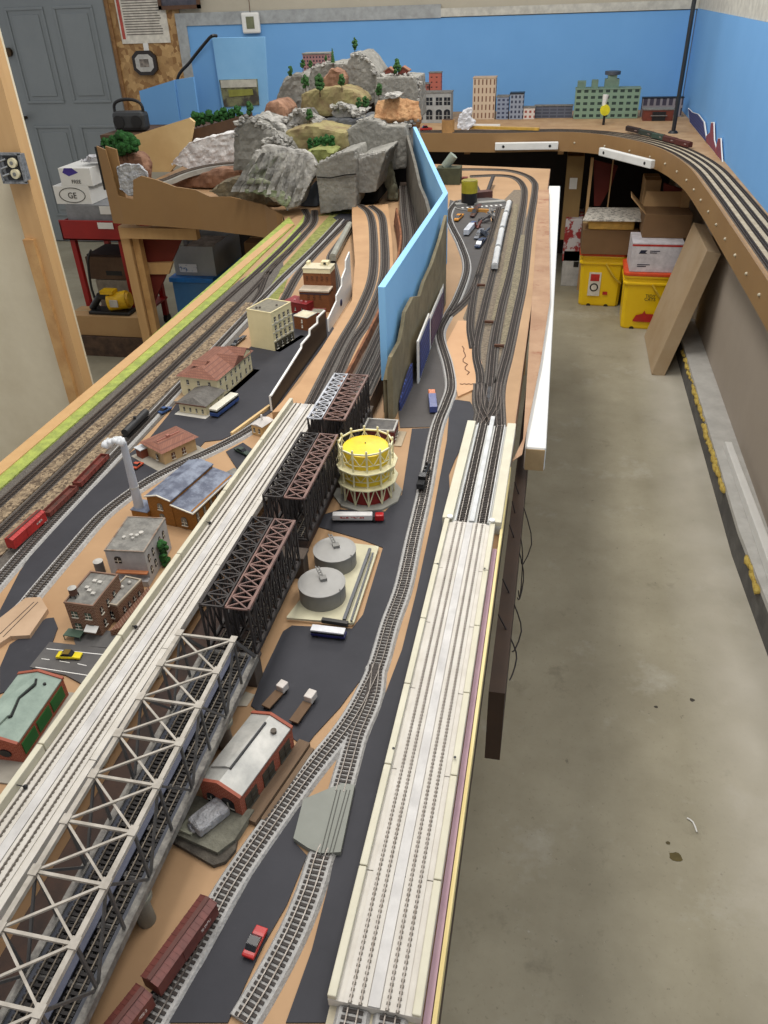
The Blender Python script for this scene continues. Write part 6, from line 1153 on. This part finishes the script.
# leaning flat carton
q=MB(); P1=Vector((.576,4.588,.004));P2=Vector((.575,4.037,.004)); up=Vector((.158,0,.655)); th=Vector((.068,0,-.014))
vs=[P1,P2,P2+th,P1+th,P1+up,P2+up,P2+up+th,P1+up+th]; q.add(vs,[(3,2,1,0),(4,5,6,7),(0,1,5,4),(1,2,6,5),(2,3,7,6),(3,0,4,7)]); lc=q.build('carton_body',M('leaning_card',(180,158,128),.7,(168,142,108),4),None,bevel=.003)
t=thing('flat_carton','long flat cardboard carton leaning under the shelf beside the buckets','box',P2.copy()); lc.parent=t; lc.location=-P2
MB().box(.02,.06,.02,.10,.30,.302).build('x',card) if 0 else None
# white channel (gutter) along the table
t=thing('white_channel','long white plastic channel hung along the far right table edge','channel',(0,0,0)); q=MB(); a0=(-.021,1.34);a1=(-.006+.0,3.80)
q.add([(-.02,1.38,.93),(.022,1.38,.93),(.022,1.38,.985),(-.02,1.38,.985),(-.043,3.85,.93),(.010,3.85,.93),(.010,3.85,.985),(-.043,3.85,.985)],[(0,1,2,3),(7,6,5,4),(0,4,5,1),(1,5,6,2),(2,6,7,3),(3,7,4,0)]); q.build('channel_body',white,t,bevel=.004); MB().box(-.018,.020,1.3780,1.3799,.932,.98).build('tan_end_plug',M('tan_plug',(176,150,110),.7),t)
# ================================================================= LEFT CORNER STUFF
t=thing('tool_cart','red steel utility cart behind the left lobe','cart',(0,0,0)); Yc=4.1; a_=aty(63,240,Yc);e_=aty(126,243,Yc); z0=a_.z; q=MB(); q.box(a_.x,e_.x,Yc,Yc+.42,z0,z0+.012); q.box(a_.x,e_.x,Yc,Yc+.012,z0,z0+.11); q.box(a_.x,e_.x,Yc+.408,Yc+.42,z0,z0+.13); q.box(a_.x,a_.x+.012,Yc,Yc+.42,z0,z0+.10); q.box(e_.x-.012,e_.x,Yc,Yc+.42,z0,z0+.1); q.build('top_tray',redp,t,bevel=.003); CART=t
q=MB(); q.box(a_.x+.02,e_.x-.02,Yc+.02,Yc+.4,.16,.17); q.box(a_.x+.02,e_.x-.02,Yc+.02,Yc+.03,.16,.22); q.build('bottom_tray',redp,t)
for x in (a_.x+.03,e_.x-.06):
    for y in (Yc+.02,Yc+.37): MB().box(x,x+.03,y,y+.03,.05,z0).build('leg',redp,t); MB().tube((x+.005,y+.015,.03),(x+.03,y+.015,.03),.03,n=14).build('caster',blk,t)
zt_=z0+.013
for k,(x0,x1,y0,y1,lb_,m_) in enumerate(((57,88,186,204,'lower white bulb box with an oval mark, on the red cart',white),(62,89,168,186,'upper white bulb box with a purple corner, on the red cart',white))):
    a_=aty(x0,y1,4.15);e_=aty(x1,y0,4.15); t=thing('bulb_box',lb_,'box',(a_.x,4.15,a_.z)); w=e_.x-a_.x;h=e_.z-a_.z-.001; MB().box(0,w,0,.25,0,h).build('carton_body',m_,t,bevel=.002)
    txt=('GE','FREE')[k]; cu=bpy.data.curves.new('lettering','FONT'); cu.body=txt; cu.size=.045 if k==0 else .028; cu.extrude=.0004; cu.align_x='CENTER'; o=bpy.data.objects.new('lettering',cu); C.objects.link(o); o.parent=t; o.location=(w*.5,-.002,h*.33 if k==0 else h*.15); o.rotation_euler=(math.pi/2,0,0); cu.materials.append(M('label_dark',(0,0,0)))
    if k==0:
        q=MB(); P=[Vector((w*.5+w*.36*math.cos(t_),-.001,h*.5+h*.4*math.sin(t_))) for t_ in [2*math.pi*j/28 for j in range(29)]]
        for p_,r_ in zip(P,P[1:]): q.bar(p_,r_,.0016)
        q.build('oval_mark',M('label_dark',(0,0,0)),t)
    else:
        q=MB(); q.add([(w*.12,-.001,h*.75),(w*.3,-.001,h*.55),(w*.62,-.001,h*.75),(w*.45,-.001,h*1.0),(w*.2,-.001,h*1.0)],[(0,1,2,3,4)]); q.build('purple_flash',M('purple_print',(70,52,150),.5),t)
    if k==0: lowz=a_.z
q=MB(); q.box(aty(66,204,4.15).x,aty(121,204,4.15).x,4.135,4.42,zt_,lowz-.001); GT=tag(q.build('grey_tray',M('grey_bin',(140,142,146),.5)),'grey tray holding the bulb boxes on the red cart','tray')
o=rock('plastic_bag',[(78,160),(86,154),(95,152),(108,155),(110,175),(98,176),(90,168),(80,166)],4.2,.12,M('white_bag',(222,222,226),.4,(188,188,194),20,.8),.010,.05,tex=tv,parent=None); tag(o,'white crumpled plastic bag on top of the cart load','bag'); o.name='plastic_bag'
o=rock('paper_bundle',[(89,178),(94,174),(106,178),(110,190),(108,204),(96,206),(90,196)],4.16,.14,M('beige_bundle',(190,176,152),.8,(140,126,106),20,.6),.012,.04,tex=tv,parent=None); tag(o,'beige paper wrapped bundles beside the bulb boxes','bundle'); o.name='paper_bundle'
for k,(x0,x1,y0,y1) in enumerate(((97,110,208,216),(98,112,223,229))):
    a_=aty(x0,y1,4.09);e_=aty(x1,y0,4.09); MB().box(0,e_.x-a_.x,0,.001,0,e_.z-a_.z).build('white_tag',white,(CART if k else GT),(a_.x,4.094 if k else 4.130,a_.z))
# pallet, boxes, saw
t,w,h=carton('brown_carton','light brown carton on the dark low shelf beneath the yellow saw',76,138,318,347,3.92,.16,card,z0=.12)
ctop=t.location.z+h
o=MB().box(-2.95,-2.2,3.90,4.09,.0,.118).build('low_pallet',M('pallet_dark',(96,74,58),.85,(60,46,38),20,.5)); tag(o,'dark low wooden pallet on the floor behind the pine leg','pallet')
sw_=thing('power_saw','yellow and black power saw lying on the light brown carton','saw',aty(108,309,3.99)); sw_.location.z=ctop+.001
MB().tube((.02,0,.06),(.13,.02,.075),.05,.052,n=20).build('motor_housing',M('tool_yellow',(232,184,24),.4),sw_); MB().tube((.13,.02,.075),(.145,.022,.077),.045,.04,n=20).build('housing_cap',M('tool_yellow2',(214,164,20),.4),sw_); q=MB(); q.box(-.10,.16,-.05,.05,0,.018); q.tube((-.10,0,.02),(-.03,0,.10),.02,n=10); q.box(-.03,.04,-.02,.03,.08,.12); q.build('base_and_grip',blk,sw_,bevel=.004); q=MB(); q.box(-.01,.07,-.03,.03,.115,.135); q.build('yellow_guard',M('tool_yellow',(0,0,0)),sw_); MB().box(.05,.1,-.052,-.045,.05,.09).build('grey_plate',M('pale_vent',(0,0,0)),sw_)
q=MB(); P=spline([aty(100,309,3.99),aty(92,290,3.99),aty(88,262,3.99),aty(91,250,3.99)],.03)
for p_,r_ in zip(P,P[1:]): q.tube(p_,r_,.007,n=8)
tag(q.build('black_hose',blk),'black cable hose hanging beside the yellow saw','hose')
t,w,h=carton('dark_crate','dark brown open crate under the red cart',90,130,258,279,4.2,.25,M('crate_brown',(98,76,56),.8,(80,60,44),10),z0=None,lid=False); MB().box(.01,w-.01,.01,.24,h,h+.012).build('dark_contents',M('crate_dark',(52,36,30),.9),t); MB().box(w*.4,w*.75,-.002,0,h*.2,h*.4).build('hand_hole',blk,t); cz=t.location.z
t=thing('grey_carton','pale grey folded boards under the dark crate','box',(aty(92,290,4.2).x,4.2,ctop*0+.1705)); MB().box(.04,w-.04,.0,.17,.0,max(.02,cz-.173)).build('folded_boards',M('grey_boards',(150,142,128),.8,(120,112,100),20),t)
# clear bins
def bin_(label,x0,x1,y0,y1,Y,dep,bm,lm,z0=None,name='storage_bin'):
    a_=aty(x0,y1,Y);e_=aty(x1,y0,Y); z=a_.z if z0 is None else z0; w=e_.x-a_.x;h=e_.z-z; t=thing(name,label,'bin',(a_.x,Y,z)); q=MB(); q.box(.0,w,.0,dep,0,.004); 
    for b_ in ((0,w,0,.004),(0,w,dep-.004,dep),(0,.004,.004,dep-.004),(w-.004,w,.004,dep-.004)): q.box(*b_,.004,h)
    q.build('bin_body',bm,t)
    if lm: MB().box(-.012,w+.012,-.012,dep+.012,h,h+.025).build('lid',lm,t,bevel=.004)
    return t,w,h
blueb=M('clear_blue_bin',(70,120,170),.3,(60,106,154),5,alpha=.85)
t,w,h=bin_('blue tinted bin with a bright blue lid under the clear bin',176,212,283,302,3.75,.4,blueb,bluelid,z0=.25); z1=t.location.z+h+.026; x1_=t.location.x
t,w,h=bin_('clear plastic bin full of parts on the blue lid',176,212,247,275,3.78,.38,clear,None,z0=z1); MB().box(w*.12,w*.55,-.002,-.0002,h*.12,h*.4).build('label',M('bin_label',(210,214,220),.5,(70,110,160),40,lo=.4,hi=.45),t); MB().box(.01,w-.01,.01,.36,.006,h*.75).build('contents',M('bin_contents',(150,140,128),.9,(96,84,76),14,.6),t)
t,w,h=carton('brown_carton','brown carton on the floor under the blue lidded bin',164,214,303,330,3.78,.3,card,z0=0.0)
t.scale=(1,1,.249/h)
t,w,h=carton('brown_carton','brown carton in the dark under the right end of the left fascia',246,268,243,262,3.9,.2,cardd,z0=0)
tag(MB().box(-2.2,-1.4,4.45,4.47,0,.93).build('lobe_shade_board',M('dark_panel',(40,32,28),.8)),'dark board closing the back of the space under the left lobe','panel')  # dark colour stands in for the deep shade below the lobe
for o in [o for o in C.objects if o.type=='FONT']:
    me=bpy.data.meshes.new_from_object(o); n=bpy.data.objects.new('lettering',me); C.objects.link(n); n.parent=o.parent; n.location=o.location; n.rotation_euler=o.rotation_euler; bpy.data.objects.remove(o)
c=at(249,664); t=thing('round_cap','small white round cap lying on the table beside the far end of the grey truss','cap',c); MB().tube((0,0,0),(0,0,.003),.0085,n=24).build('disc',white,t); MB().tube((0,0,.003),(0,0,.0045),.004,.0035,n=16).build('hub',M('pale_vent',(0,0,0)),t)
q=MB(); R2=random.Random(3); P=[at(463+R2.uniform(-2,3)+i*.35,346+i*2.6,1.0048) for i in range(12)]
for a_,b_ in zip(P,P[1:]): q.bar(a_,b_,.0011,r2=.0002)
P=[at(460+i*2.2,383.5+(i%2)*.8,1.0048) for i in range(9)]
for a_,b_ in zip(P,P[1:]): q.bar(a_,b_,.0011,r2=.0002)
bp_=[o for o in C.objects if o.get('label','').startswith('bare tan plywood island')][0]; q.build('pencil_scribble',M('pencil',(112,76,54),.8),bp_)
c=at(245,700); o=MB().prism([(-.008,-.012),(.006,-.010),(.010,.010),(-.004,.013)],0,.0012).build('clear_scrap',M('pale_scrap',(190,182,166),.4),None,c); tag(o,'pale translucent scrap lying between the grey truss and the engine house','scrap')
# floor marks
for k,(x,y,s_,col) in enumerate(((676,857,.018,(96,84,44)),(668,843,.006,(90,80,50)),(692,700,.008,(70,64,56)),(656,707,.006,(70,64,56)))):
    c=at(x,y,0); q=MB(); q.prism([(s_*math.cos(a_)*R_.uniform(.7,1.1),s_*.8*math.sin(a_)*R_.uniform(.7,1.1)) for a_ in [2*math.pi*j/12 for j in range(12)]],.0002,.0012); o=q.build('floor_spot',M('spot_%d'%k,col,.8),None,c); tag(o,['olive brown dried spot on the floor, largest of the marks','small olive spot next to the large dried one','dark chip mark on the concrete further up the aisle','tiny dark fleck on the concrete left of the chip'][k],'stain')
q=MB(); P=spline([at(687,818,.003),at(693,822,.003),at(697,832,.003)],.01)
for p_,r_ in zip(P,P[1:]): q.tube(p_,r_,.0022,n=6)
tag(q.build('paper_curl',white),'thin white curl of scrap lying on the aisle floor','scrap')
# ================================================================= LIGHT
def area(name,x,y,z,sx,sy,e,rot=(0,0,0),c=(1,.97,.92)):
    l=bpy.data.lights.new(name,'AREA'); l.shape='RECTANGLE'; l.size=sx; l.size_y=sy; l.energy=e; l.color=c
    o=bpy.data.objects.new(name,l); C.objects.link(o); o.location=(x,y,z); o.rotation_euler=rot; return o
area('ceiling_tube_light',-.6,1.2,2.75,.3,1.3,22)
area('ceiling_tube_light',.3,1.2,2.75,.5,1.8,20)
area('ceiling_tube_light',-.5,3.6,2.75,.3,1.3,36)
area('ceiling_tube_light',-1.8,5.0,2.6,1.2,.3,14)
area('ceiling_tube_light',.4,5.0,2.6,1.2,.3,12)
w=bpy.data.worlds.new('room_air'); S.world=w; w.use_nodes=True; bg=w.node_tree.nodes['Background']; bg.inputs[0].default_value=(.98,.98,1,1); bg.inputs[1].default_value=.62
vs_=S.view_settings; vs_.view_transform='Standard'; vs_.look='None'; vs_.exposure=-.15; vs_.gamma=1; vs_.use_curve_mapping=False
